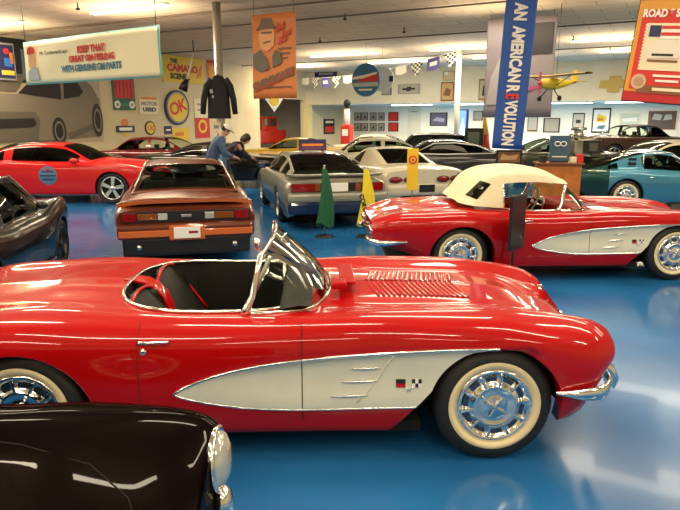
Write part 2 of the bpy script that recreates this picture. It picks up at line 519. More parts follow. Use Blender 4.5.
# back: header over a lower, brightly lit gallery
HEADZ = 2.78
wall_box('wall_header', P_LEFT, P_RIGHT, Q_BACK, Q_BACK + .2, HEADZ, CEIL, HEADM)
wall_box('ceiling_gallery', P_LEFT, P_RIGHT, Q_BACK + .2, Q_RECESS, HEADZ, HEADZ + .1, RECM)
wall_box('wall_back', P_LEFT, P_RIGHT, Q_RECESS, Q_RECESS + .2, 0, CEIL, RECM)
wall_box('wall_right', P_RIGHT, P_RIGHT + .2, Q_FRONT, Q_RECESS, 0, CEIL, WALLM)
wall_box('wall_front', P_LEFT - .2, P_RIGHT + .2, Q_FRONT - .2, Q_FRONT, 0, CEIL, WALLM)
wall_box('trim_corner', P_LEFT, P_LEFT + .3, Q_BACK - .3, Q_BACK + .2, 0, HEADZ, mat('yellow_cream_trim', (0.78, 0.66, 0.30), .6))
# thin dark purlins and sprinkler pipes under the ceiling
pipe_m = mat('ceiling_pipe', (0.17, 0.13, 0.09), .6)
for i, q in enumerate((5.4, 9.0, 12.7, 14.6, 19.05, 25.0)):
    mb = MB(); a, b = R(P_LEFT, q, CEIL - .06), R(P_RIGHT, q, CEIL - .06); mb.cyl(a, b, .022, 8)
    struct(mb.build('trim_%d' % (i + 1), pipe_m))
# steel column wrapped in bright metal, and the white column further back
def column(name, X, Y, r, m, label):
    t = thing(name, label, 'column', (X, Y, 0))
    mb = MB(); mb.cyl((0, 0, 0.02), (0, 0, CEIL - .002), r, 24); mb.build('shaft', m, t)
    mb = MB(); mb.box((0, 0, .012), (r * 3.2, r * 3.2, .022)); mb.build('base_plate', pipe_m, t)
    return t
column('steel_column', -2.86, 15.0, .10, mat('column_metal', (0.62, 0.58, 0.50), .25, .8), 'polished metal column with a dark jacket hung on it')
column('white_column', 4.59, 24.6, .10, mat('column_white', (0.80, 0.75, 0.58), .4), 'white round column where the pennant string ends')

# strip lights in view: a housing with two glowing tubes
tube_m = mat('glowing_tube', (1.0, 0.90, 0.68), emit=7.0)
def strip_light(p, q, label, length=2.5, z=CEIL, power=190):
    t = thing('strip_light', label, 'ceiling light', R(p, q, z), RA, 'strip lights on the ceilings')
    mb = MB(); mb.box((0, 0, -.02), (length, .2, .036)); mb.build('housing', mat('lamp_housing', (.8, .78, .7), .5), t)
    for s in (-1, 1):
        mb = MB(); mb.cyl((-length / 2 + .03, s * .055, -.06), (length / 2 - .03, s * .055, -.06), .02, 8); mb.build('tube', tube_m, t)
    d = bpy.data.lights.new('strip_lamp', 'AREA'); d.shape = 'RECTANGLE'; d.size = length; d.size_y = .16; d.energy = power; d.color = (1.0, .86, .62)
    o = bpy.data.objects.new('strip_lamp', d); o.parent = t; o.location = (0, 0, -.1); COL.objects.link(o)
    if z == CEIL: up_light(Vector(t.location) - Vector((0, 0, .1)), length, power)
    return t
strip_light(-17.2, 11.4, 'ceiling strip light at the left edge of the photo', 2.7)
strip_light(-11.85, 11.4, 'ceiling strip light above the parts banner', 2.5)
strip_light(-12.0, 22.9, 'ceiling strip light just right of the orange poster banner', 3.1)
strip_light(-7.0, 23.0, 'ceiling strip light crossing just above the white column', 2.8)
strip_light(-2.0, 22.8, 'ceiling strip light left of the red framed banner', 2.6)
strip_light(-16.4, 26.8, 'ceiling strip light behind the orange poster banner, over the bay door', 2.5)
strip_light(-11.2, 26.8, 'far ceiling strip light above the round blue sign', 3.1)
strip_light(-6.3, 26.7, 'far ceiling strip light behind the top of the tall blue banner', 3.0)
strip_light(-1.5, 26.7, 'far ceiling strip light ending behind the red framed banner', 2.6)
strip_light(-12.6, 32.0, 'gallery strip light above the small framed pictures', 2.4, HEADZ, 260)
strip_light(-9.0, 32.0, 'gallery strip light left of the tall blue banner', 2.4, HEADZ, 260)
strip_light(-4.6, 32.0, 'gallery strip light above the yellow car poster', 2.4, HEADZ, 260)
strip_light(-1.6, 32.0, 'gallery strip light below the red framed banner', 2.6, HEADZ, 260)
strip_lamp(P_LEFT - 3, 28.5, 2.0, 60, 3.2)

# ------------------------------------------------------------------ the two red convertibles
C1_KEYS = [
 (-3.620, [(0.58,0.5),(0.66,0.53),(0.7,0.57),(0.71,0.61),(0.69,0.6465),(0.64,0.672),(0.55,0.69),(0.45,0.689),(0.25,0.688),(0,0.688)]),
 (-3.510, [(0.66,0.43),(0.76,0.48),(0.8,0.56),(0.81,0.64),(0.79,0.6965),(0.74,0.732),(0.6,0.755),(0.45,0.749),(0.25,0.743),(0,0.743)]),
 (-3.240, [(0.74,0.36),(0.82,0.44),(0.86,0.55),(0.875,0.65),(0.86,0.7365),(0.8,0.792),(0.66,0.82),(0.46,0.814),(0.25,0.813),(0,0.818)]),
 (-2.950, [(0.8,0.25),(0.86,0.38),(0.895,0.52),(0.905,0.64),(0.89,0.7395),(0.82,0.806),(0.66,0.835),(0.46,0.827),(0.25,0.834),(0,0.844)]),
 (-2.550, [(0.83,0.2),(0.88,0.34),(0.905,0.5),(0.915,0.63),(0.9,0.7395),(0.83,0.821),(0.66,0.855),(0.46,0.852),(0.25,0.864),(0,0.869)]),
 (-2.100, [(0.83,0.19),(0.87,0.33),(0.89,0.48),(0.895,0.62),(0.88,0.7295),(0.815,0.801),(0.7,0.835),(0.5,0.842),(0.25,0.854),(0,0.864)]),
 (-1.600, [(0.82,0.19),(0.86,0.33),(0.875,0.48),(0.88,0.62),(0.865,0.7195),(0.81,0.786),(0.71,0.82),(0.55,0.817),(0.28,0.824),(0,0.834)]),
 (-1.100, [(0.82,0.19),(0.86,0.33),(0.875,0.48),(0.885,0.62),(0.87,0.7295),(0.815,0.801),(0.7,0.825),(0.52,0.817),(0.28,0.824),(0,0.834)]),
 (-0.600, [(0.83,0.19),(0.87,0.33),(0.885,0.48),(0.895,0.63),(0.88,0.7495),(0.815,0.821),(0.66,0.84),(0.48,0.805),(0.3,0.817),(0,0.827)]),
 (0.000, [(0.84,0.2),(0.88,0.33),(0.9,0.48),(0.905,0.62),(0.89,0.7395),(0.81,0.811),(0.62,0.835),(0.46,0.79),(0.3,0.797),(0,0.812)]),
 (0.300, [(0.83,0.22),(0.87,0.33),(0.89,0.46),(0.9,0.59),(0.885,0.705),(0.8,0.775),(0.62,0.805),(0.47,0.755),(0.28,0.755),(0,0.765)]),
 (0.500, [(0.78,0.27),(0.84,0.36),(0.87,0.46),(0.88,0.56),(0.865,0.665),(0.79,0.745),(0.62,0.775),(0.45,0.705),(0.28,0.69),(0,0.7)]),
 (0.595, [(0.7,0.4),(0.78,0.44),(0.82,0.5),(0.84,0.57),(0.825,0.645),(0.765,0.715),(0.61,0.75),(0.45,0.68),(0.28,0.65),(0,0.655)]),
 (0.665, [(0.6,0.51),(0.7,0.525),(0.76,0.555),(0.785,0.595),(0.775,0.64),(0.73,0.68),(0.6,0.715),(0.45,0.65),(0.28,0.605),(0,0.6)]),
 (0.700, [(0.54,0.545),(0.63,0.555),(0.69,0.575),(0.71,0.605),(0.7,0.635),(0.67,0.66),(0.585,0.69),(0.46,0.635),(0.28,0.58),(0,0.57)]),
]
COVE_TOP = pchip([(-1.76, .45), (-1.70, .485), (-1.55, .545), (-1.35, .595), (-1.08, .635), (-.55, .675), (-.25, .688), (.1, .69)])
COVE_BOT = pchip([(-1.76, .445), (-1.70, .42), (-1.55, .385), (-1.35, .355), (-1.08, .342), (-.4, .352), (0, .352)])
ARCH_F, ARCH_R = (-.02, .32, .375, .365), (-2.57, .32, .385, .365)
FRONT_CUT = [(-.60, .185), (-.53, .26), (-.46, .345), (-.33, .49), (-.22, .605), (-.13, .665)]
def cove_dip(u, z):
    if u < -1.76 or u > .2: return 0.0
    a, b = COVE_TOP(u) - z, z - COVE_BOT(u)
    if a <= 0 or b <= 0: return 0.0
    return .03 * sstep(a / .035) * sstep(b / .22) * sstep((u + 1.76) / .7)
def surf_line(B, pts, off, sg):
    return [(u, sg * (B.side(u, z) + off), z) for u, z in pts]

def red_convertible(label, loc, rz, soft_top):
    car = thing('convertible_car', label, 'car', loc, rz, 'red convertibles with white side coves')
    B = Body(C1_KEYS, [ARCH_F, ARCH_R], opening=(-2.19, -1.02, .635, 3.0), dip=cove_dip, cut=FRONT_CUT)
    B.shell(car, RED); B.wells(car, .145)
    sgs = (-1, 1)
    # white side cove with its chrome outline
    for sg in sgs:
        rows = []
        for j in range(15):
            b = j / 14; row = []
            uf, us = -.42, -.42
            lo, hi = -.70, -.02
            for _ in range(26):
                u = (lo + hi) / 2; z = lerp(COVE_BOT(u), COVE_TOP(u), b)
                if z > B.arch_z(u) + .004: lo = u
                else: hi = u
            for i in range(71):
                u = lerp(-1.76, lo, 1 - (1 - i / 70) ** 1.0); z = lerp(COVE_BOT(u), COVE_TOP(u), b)
                row.append((u, sg * (B.side(u, z) + .009), z))
            rows.append(row)
        mb = MB(); mb.grid(rows)
        cv = mb.build('side_cove', COVE, car); cv['label'] = 'cream white recessed cove on the red side'
        mb = MB()
        line = [(r[0], r[2]) for r in rows[14]][::-1] + [(r[0], r[2]) for r in rows[0]]
        mb.tube(surf_line(B, line, .006, sg), .008, 6)
        mb.build('cove_moulding', CHROME, cv)
        for (ua, ub, z) in ((-.81, -.655, .575), (-.86, -.665, .50), (-.92, -.72, .42)):
            mb = MB(); n = 8; pts = surf_line(B, [(lerp(ua, ub, i / n), z + .006 * i / n) for i in range(n + 1)], .013, sg)
            mb.tube(pts, [.002 + .007 * sin(pi * min(1, i / n * .9 + .1)) for i in range(n + 1)], 8); mb.build('spear_trim', CHROME, cv)
        mb = MB(); mb.tube(surf_line(B, [(-.585, .655), (-.62, .60), (-.66, .53), (-.73, .44), (-.78, .385)], .008, sg), .006, 6); mb.build('cove_crease', COVE, cv)
        # crossed flags badge
        bd = MB()
        u0, z0 = -.50, .475
        for k, s in ((0, -1), (1, 1)):
            bd.cm = 0
            bd.tube(surf_line(B, [(u0 - s * .012, z0 - .03), (u0 + s * .05, z0 + .012)], .012, sg), .003, 6)
        if True:
            for s, cm in ((-1, 1), (1, 2)):
                for a in range(3):
                    for b in range(2):
                        bd.cm = (1 if (a + b) % 2 else 2) if s > 0 else (3 if b == 0 else 1)
                        x = u0 + s * (.018 + .017 * a); z = z0 + .010 * s * 0 + .022 * b - .005
                        q = [(x, z), (x + s * .017, z), (x + s * .017, z + .022), (x, z + .022)]
                        pts = surf_line(B, q, .009, sg) + surf_line(B, q, .015, sg)
                        bd.add(pts, [(0, 1, 2, 3), (4, 5, 6, 7), (0, 1, 5, 4), (1, 2, 6, 5), (2, 3, 7, 6), (3, 0, 4, 7)])
        bd.build('crossed_flags_badge', [CHROME, BLACK, WHITE, RED], cv)
        # door outline
        mb = MB(); gp = mat('panel_gap', (0.05, 0.002, 0.002), .8)
        mb.tube([(u, sg * (B.point(u, t)[0] + .0005), B.point(u, t)[1]) for u, t in [(-1.94, lerp(1.0, 5.6, i / 24)) for i in range(25)]], .0022, 5)
        mb.build('door_gap', gp, car); mb = MB()
        mb.tube([(u, sg * (B.point(u, t)[0] + .0095), B.point(u, t)[1]) for u, t in [(-1.075, lerp(.6, 5.3, i / 24)) for i in range(25)]], .0028, 5)
        mb.build('door_gap', gp, car)
        h = MB(); z = .742
        h.tube([(-1.93, sg * (B.side(-1.93, z) + .004), z), (-1.92, sg * (B.side(-1.92, z) + .026), z), (-1.78, sg * (B.side(-1.78, z) + .028), z + .002), (-1.765, sg * (B.side(-1.765, z) + .006), z)], [.012, .011, .008, .006], 8)
        dh = h.build('door_handle', CHROME, car)
        k = MB(); k.lathe([(.001, .008), (.014, .008), (.017, 0)], 16, Matrix.Translation((-1.905, sg * B.side(-1.905, .69), .69)) @ axis_y(sg)); k.build('key_lock', CHROME, dh)
        # bumpers at the side of the nose
        mb = MB()
        path = [(.30, sg * (B.side(.30, .43) + .012), .435), (.42, sg * (B.side(.42, .43) + .03), .425), (.56, sg * .875, .415), (.635, sg * .80, .41), (.69, sg * .70, .41), (.725, sg * .56, .415), (.74, sg * .42, .42)]
        cr = [catmull([p[i] for p in path]) for i in range(3)]
        pts = [(cr[0](t), cr[1](t), cr[2](t)) for t in frange(0, 6, 28)]
        rows = []
        for i, p in enumerate(pts):
            a = Vector(pts[max(0, i - 1)]); b = Vector(pts[min(27, i + 1)]); t = (b - a).normalized(); nrm = Vector((t.y, -t.x, 0)) * (-sg) * -1
            nrm = Vector((-t.y, t.x, 0)) * sg if False else nrm
            hh = .012 + .034 * sstep(i / 9)
            rows.append([Vector(p) + nrm * (.022 * cos(th)) + Vector((0, 0, hh * sin(th))) for th in frange(0, 2 * pi, 13)])
        mb.grid(rows)
        bp = mb.build('front_bumper', CHROME, car)
        g = MB(); g.tube([(.57, sg * .70, .55), (.625, sg * .70, .53), (.68, sg * .70, .48), (.71, sg * .70, .42), (.705, sg * .70, .37)], [.018, .032, .038, .036, .022], 12); g.build('bumper_guard', CHROME, bp)
        # twin headlamps
        for (vv, uu) in ((.49, .70), (.60, .693)):
            m = Matrix.Translation((uu - .03, sg * vv, .61)) @ Matrix.Rotation(pi / 2, 4, 'Y')
            h = MB(); h.lathe([(.052, 0), (.056, .03), (.05, .042), (.045, .036)], 24, m); hl = h.build('headlight_bezel', CHROME, car)
            h = MB(); h.lathe([(.046, .03), (.03, .042), (.001, .046)], 24, m); h.build('lens', LAMPGLASS, hl)
        # rear bumper wing and lamps
        mb = MB()
        path = [(-3.22, sg * (B.side(-3.22, .50) + .012), .50), (-3.36, sg * (B.side(-3.36, .49) + .02), .49), (-3.49, sg * .83, .485), (-3.59, sg * .76, .485), (-3.65, sg * .62, .49), (-3.66, sg * .50, .50)]
        cr = [catmull([p[i] for p in path]) for i in range(3)]
        pts = [(cr[0](t), cr[1](t), cr[2](t)) for t in frange(0, 5, 20)]
        mb.tube(pts, [.01 + .024 * sstep(i / 6) for i in range(20)], 10); mb.build('rear_bumper', CHROME, car)
        for vv in (.46, .60):
            m = Matrix.Translation((-3.60, sg * vv, .60)) @ Matrix.Rotation(-pi / 2, 4, 'Y')
            h = MB(); h.lathe([(.042, 0), (.046, .03), (.04, .04)], 20, m); hl = h.build('tail_light_bezel', CHROME, car)
            h = MB(); h.lathe([(.04, .03), (.02, .05), (.001, .054)], 20, m); h.build('tail_lens', REDLENS, hl)
        wheel(car, -.015, .755, .335, sg, 'whitewall', .2, .635, tilt=.15)
        wheel(car, -2.591, .745, .335, sg, 'whitewall', .2, .635, tilt=.5)
    # grille in the mouth between the lamps
    mb = MB(); mb.tube([(.69, -.42, .50), (.72, -.25, .49), (.73, 0, .49), (.72, .25, .49), (.69, .42, .50)], .018, 8)
    for i in range(9): mb.box((.707 - .002 * abs(i - 4), -.32 + .08 * i, .53), (.02, .035, .10), bev=.008)
    mb.build('grille', CHROME, car)
    # bonnet louvres in two slanted patches
    for sg in sgs:
        mb = MB(); mb.smooth = True
        for i in range(18):
            u = -.66 + i * .033
            rows = []
            for du, dz in ((-.014, .0005), (-.004, .008), (.006, .008), (.012, .0005)):
                rows.append([(u + du + .05 * s_, sg * lerp(.03, .30, s_), B.top(u + du, lerp(.03, .30, s_)) + dz + .001) for s_ in frange(0, 1, 5)])
            mb.grid(rows)
        mb.build('bonnet_louvres', RED, car)
    # scoop / cowl vent ahead of the glass and small wipers
    mb = MB(); mb.box((-.80, .0, .885), (.10, .5, .02), bev=.008); mb.build('cowl_vent', RED, car)
    # cockpit trim following the opening
    tr = MB(); loop = []
    us = [(-2.19 - 1.02) / 2 + (1.17 / 2) * cos(pi * i / 40) for i in range(41)]
    for sg in (1, -1):
        side = []
        for u in us:
            vo = B.v_open(u); side.append((u, sg * max(vo, .0), B.top(u, max(vo, .001)) + .008))
        loop += side if sg > 0 else side[::-1][1:-1]
    tr.tube(loop, .011, 8, closed=True); tr.build('cockpit_trim', CHROME, car)
    # tub
    tub = MB()
    for sg in sgs:
        g = [[(u, sg * (B.v_open(u) + .01), B.top(u, max(.001, B.v_open(u))) - .004), (u, sg * (B.v_open(u) + .012), .62), (u, sg * B.v_open(u) * .98, .30)] for u in us]
        tub.grid(g)
    tub.add([(-2.30, -.62, .30), (-1.0, -.62, .30), (-1.0, .62, .30), (-2.30, .62, .30)], [(0, 1, 2, 3)])
    tub.build('cockpit_tub', DARK, car, fix=False)
    inner = paint('red_interior', (0.42, 0.01, 0.012))
    for sg in sgs:
        d = MB()
        d.grid([[(u, sg * .630, .82), (u, sg * .615, .74), (u, sg * .61, .45)] for u in frange(-1.95, -1.2, 6)]); d.build('door_card', inner if soft_top else VINYL, car)
    # dash
    ds = MB(); n = 13
    ds.grid([[(-1.02 - .02 * a + .0, v, .855), (-1.10, v, .862), (-1.20 + .05 * (abs(v) / .62) ** 2 * 0, v, .84), (-1.22, v, .78), (-1.17, v, .66), (-1.10, v, .60)] for a, v in [(0, x) for x in frange(-.64, .64, n)]])
    ds.build('dashboard', inner if soft_top else VINYL, car)
    gh = MB()
    gh.lathe([(.10, 0), (.11, .012), (.10, .02), (.001, .016)], 24, Matrix.Translation((-1.215, .34, .78)) @ Matrix.Rotation(-pi / 2, 4, 'Y')); gh.build('instrument_dial', CHROME, car)
    # seats
    for sv in (-.31, .31):
        s = MB(); s.smooth = True
        for (c0, nrm_) in ((0, 1),):
            rows = []
            for j in range(17):                                   # upright back with rounded crown
                a = -1 + 2 * j / 16
                row = []
                hgt = .86 - .08 * abs(a) ** 3
                for k in range(9):
                    b = k / 8; z = lerp(.42, hgt, b); uu = -1.84 - .27 * b
                    th = .055 * (1 - abs(a) ** 4 * .7) * (1 - b ** 5 * .6) + .006 * cos(a * 26)
                    row.append((uu + th, sv + a * .275, z))
                rows.append(row)
            s.grid(rows)
            rows2 = [[(p[0] - 2.0 * (p[0] - (-1.84 - .27 * ((p[2] - .42) / .46))), p[1], p[2]) for p in r] for r in rows]
            s.grid(rows2)
            s.grid([rows[0], rows2[0]]); s.grid([rows[-1], rows2[-1]]); s.grid([[r[-1] for r in rows], [r[-1] for r in rows2]])
        st = s.build('seat_back', inner if soft_top else VINYL, car, weld=.001)
        c = MB(); c.box((-1.66, sv, .40), (.52, .48, .14), bev=.05); c.build('seat_cushion', inner if soft_top else VINYL, car)
        if not soft_top:
            pp = MB(); pts = []
            for j in range(21):
                a = -1 + 2 * j / 20; hgt = .865 - .08 * abs(a) ** 3; b = 1
                pts.append((-2.06 - .02 * (1 - abs(a)), sv + a * .278, hgt))
            for k in range(1, 7): 
                b = 1 - k / 7; pts.append((-1.80 - .27 * b, sv + .28, lerp(.42, .80, b)))
            pp.tube(pts, .011, 8); pp.build('red_piping', RED, st)
    # body coloured waterfall between the seats
    w = MB()
    prof = [(-2.24, .866), (-2.18, .866), (-2.11, .852), (-2.05, .815), (-2.00, .76), (-1.97, .68), (-1.95, .55), (-1.94, .40)]
    w.grid([[(u, v, z - .35 * abs(v) ** 1.6 * (1 if i > 0 else .2)) for v in frange(-.07, .07, 7)] for i, (u, z) in enumerate(prof)])
    w.build('waterfall_panel', RED, car, thick=.02)
    # steering wheel on the left side
    sw = MB(); m = Matrix.Translation((-1.38, .34, .815)) @ Matrix.Rotation(radians(-66), 4, 'Y')
    ring = [m @ Vector((.20 * cos(2 * pi * i / 40), .20 * sin(2 * pi * i / 40), 0)) for i in range(40)]
    sw.tube(ring, .013, 8, closed=True); o = sw.build('steering_wheel', mat('grey_wheel_rim', (.34, .33, .28), .35) , car)
    sp = MB()
    for a in (0.2, pi - .2, -pi / 2): sp.box((.10 * cos(a), .10 * sin(a), -.01), (.19, .02, .006), m @ Matrix.Identity(4), rz=0) if False else sp.tube([m @ Vector((0, 0, -.03)), m @ Vector((.195 * cos(a), .195 * sin(a), 0))], .007, 6)
    sp.lathe([(.001, .0), (.035, -.01), (.04, -.03)], 16, m); sp.tube([m @ Vector((0, 0, -.03)), m @ Vector((0, 0, -.26))], .02, 8)
    sp.build('spokes', CHROME, o)
    # windscreen
    bz = lambda u, v: B.top(u, min(.8, abs(v))) + .004
    bcx = [catmull(c) for c in ([-1.37, -1.24, -1.04, -.93, -.905, -.93, -1.04, -1.24, -1.37], [-.665, -.655, -.56, -.30, 0, .30, .56, .655, .665])]
    hcx = [catmull(c) for c in ([-1.305, -1.302, -1.290, -1.272, -1.265, -1.272, -1.290, -1.302, -1.305], [-.60, -.56, -.44, -.24, 0, .24, .44, .56, .60], [1.135, 1.141, 1.152, 1.166, 1.170, 1.166, 1.152, 1.141, 1.135])]
    base = []; head = []
    for t in frange(0, 8, 41):
        u, v = bcx[0](t), bcx[1](t); base.append(Vector((u, v, bz(u, v)))); head.append(Vector((hcx[0](t), hcx[1](t), hcx[2](t))))
    g = MB(); g.grid([[lerp(a, b, k / 10) + Vector((.035, 0, 0)) * sin(pi * k / 10) * (1 - (abs(a.y) / .67) ** 4) for k in range(11)] for a, b in zip(base, head)])
    ws = g.build('windscreen_frame', CHROME, car) if False else None
    fr = MB(); fr.tube(base, .011, 8); fr.tube(head, .016, 8)
    for e, sg in ((0, -1), (-1, 1)):
        a, b = base[e], head[e]
        fr.tube([a + Vector((-.03, 0, -.02)), a + Vector((-.012, 0, .03)), lerp(a, b, .3), lerp(a, b, .7), b + Vector((0, 0, .01))], [.034, .024, .019, .017, .016], 10)
    fro = fr.build('windscreen_frame', CHROME, car)
    g.build('windscreen_glass', CLEAR, fro)
    # side mirror on the far wing and interior mirror
    mr = MB(); mr.lathe([(.045, 0), (.05, .012), (.04, .03), (.001, .036)], 18, Matrix.Translation((-1.30, .0, 1.10)) @ Matrix.Rotation(pi / 2, 4, 'Y')) if False else mr.box((-1.26, 0, 1.10), (.02, .17, .05), bev=.008)
    mr.tube([(-1.25, 0, 1.10), (-1.19, 0, 1.16)], .006, 6)
    mr.build('rear_view_mirror', CHROME, car)
    if not soft_top:
        mr = MB(); mr.tube([(-1.44, .70, .845), (-1.445, .70, .90), (-1.45, .695, .925)], .009, 8); mr.lathe([(.045, .0), (.05, .012), (.035, .035), (.001, .045)], 20, Matrix.Translation((-1.47, .695, .955)) @ Matrix.Rotation(pi / 2, 4, 'Y'))
        mr.build('door_mirror', CHROME, car)
        # flip up cowl piece at the foot of the windscreen
        k = MB(); k.box((-.86, -.30, .895), (.10, .13, .045), bev=.018); k.build('cowl_block', RED, car)
    else:
        TOP = mat('cream_canvas', (0.74, 0.66, 0.46), .8, noise=.05, bump=.15, nscale=40)
        us_t = frange(-2.57, -1.28, 41)
        ztop = pchip([(-2.57, .925), (-2.52, .985), (-2.44, 1.095), (-2.34, 1.21), (-2.22, 1.28), (-2.06, 1.32), (-1.8, 1.335), (-1.5, 1.30), (-1.28, 1.195)])
        hw = pchip([(-2.57, .40), (-2.52, .47), (-2.40, .53), (-2.3, .56), (-1.8, .575), (-1.28, .585)])
        def zbot(u):
            return pchip([(-2.57, .915), (-2.52, .905), (-2.45, .895), (-2.3, .885), (-2.08, .87), (-2.075, .87)])(u) if u < -2.06 else pchip([(-2.06, 1.14), (-2.0, 1.155), (-1.7, 1.165), (-1.28, 1.140)])(u)
        def wbot(u):
            return pchip([(-2.57, .46), (-2.52, .56), (-2.45, .63), (-2.3, .675), (-2.06, .685)])(u) if u < -2.06 else lerp(.60, .602, 0)
        us_t = sorted(us_t + [-2.0605, -2.0595])
        mb = MB(); rows = []
        for u in us_t:
            r = []
            zt, zb, w, wb = ztop(u), zbot(u), hw(u), wbot(u)
            zc_ = zt - .09 * sstep((zt - .92) / .2)
            zc_ = max(zc_, zb + .004)
            half = []
            for k in range(9): t = k / 8; half.append((lerp(wb, w, t ** 1.15), lerp(zb, zc_, t)))
            for k in range(1, 11):
                a = k / 10 * pi / 2; half.append((w * cos(a) ** .8 if k < 10 else 0.0, zc_ + (zt - zc_) * sin(a) ** 1.0))
            rows.append([(u, -v, z) for v, z in half] + [(u, v, z) for v, z in reversed(half[:-1])])
        mb.grid(rows)
        st = mb.build('soft_top', TOP, car)
        # rear windows in the canvas
        def roof_pt(u, f, off):
            """point on the rear half of the top: f runs -1..1 across"""
            zt, w = ztop(u), hw(u); zc_ = zt - .09 * sstep((zt - .92) / .2); a = (1 - abs(f)) * pi / 2
            return Vector((u - off * .8, w * cos(a) ** .8 * (1 if f > 0 else -1), zc_ + (zt - zc_) * sin(a) + off * .6))
        for sg in sgs:
            q = [(-2.485, 1.005), (-2.37, .965), (-2.20, 1.145), (-2.325, 1.185)]
            w = MB()
            def side_pt(u, z):
                zt, zb, w_, wb = ztop(u), zbot(u), hw(u), wbot(u); zc_ = max(zt - .09 * sstep((zt - .92) / .2), zb + .004); t = max(0, min(1, (z - zb) / (zc_ - zb)))
                return Vector((u, sg * (lerp(wb, w_, t ** 1.15) + .006), z))
            w.grid([[side_pt(lerp(lerp(q[0][0], q[3][0], b), lerp(q[1][0], q[2][0], b), a), lerp(lerp(q[0][1], q[3][1], b), lerp(q[1][1], q[2][1], b), a)) for a in frange(0, 1, 5)] for b in frange(0, 1, 6)])
            w.build('quarter_window', DKGLASS, st)
        # side window frame and glass
        for sg in sgs:
            f = MB()
            f.tube([(-2.05, sg * .66, .865), (-2.055, sg * .605, 1.135)], .012, 8); f.build('side_window_frame', CHROME, car); f = MB(); f.tube([(-1.37, sg * .655, .86), (-1.30, sg * .605, 1.14)], .013, 8)
            so = f.build('side_window_frame', CHROME, car)
            w = MB(); w.add([(-2.04, sg * .655, .87), (-1.37, sg * .65, .87), (-1.305, sg * .60, 1.14), (-2.045, sg * .60, 1.14)], [(0, 1, 2, 3)]); w.build('side_glass', CLEAR, so)
    # exhaust, tailpipe bracket
    return car
HERO = red_convertible('red open-top convertible with white side cove filling the foreground', (0.840, 3.964, 0), radians(2.0), False)
SECOND = red_convertible('red convertible with raised cream soft top behind the open one', (3.968, 7.94, 0), radians(2.35), True)

# ------------------------------------------------------------------ the other cars
def car_keys(S):
    L, F, T, W = S['L'], S['F'], S['T'], S['W']
    uf, ut = F, -L - T
    zs, zc = pchip(S['sh']), pchip(S['top'])
    w = pchip([(ut, S.get('tw', .90) * W), (ut + .10, S.get('tw', .90) * W * 1.04), (ut + .6, .985 * W), (-L / 2, .975 * W), (0, W), (uf - .55, .965 * W), (uf - .15, .88 * W), (uf, S.get('nw', .74) * W)])
    zr = pchip([(ut, S.get('tb', .40)), (ut + .12, S.get('tb', .40) - .05), (ut + .5, S.get('zr', .2)), (uf - .5, S.get('zr', .2)), (uf - .12, S.get('nb', .27)), (uf, S.get('nb', .27) + .1)])
    us = sorted({ut, ut + .02, ut + .1, ut + .3, ut + .6, -L, -L * .75, -L * .5, -L * .25, 0, uf - .5, uf - .3, uf - .15, uf - .06, uf} | {k[0] for k in S['top']} | {k[0] for k in S['sh']})
    us = [u for i, u in enumerate(us) if ut <= u <= uf and (i == 0 or u - us[i - 1] > .004)]
    keys = []
    for u in us:
        ww, a, b, c = w(u), zr(u), zs(u), zc(u); h = b - a
        ts = S.get('taper', 1.0)
        keys.append((u, [(.93 * ww, a), (.965 * ww, a + .2 * h), (.985 * ww, a + .42 * h), (ww, a + .62 * h), (.985 * ww, a + .85 * h), (.93 * ww, b), (.80 * ww, lerp(b, c, .45)), (.55 * ww, lerp(b, c, .8)), (.28 * ww, lerp(b, c, .95)), (0, c)]))
    return keys
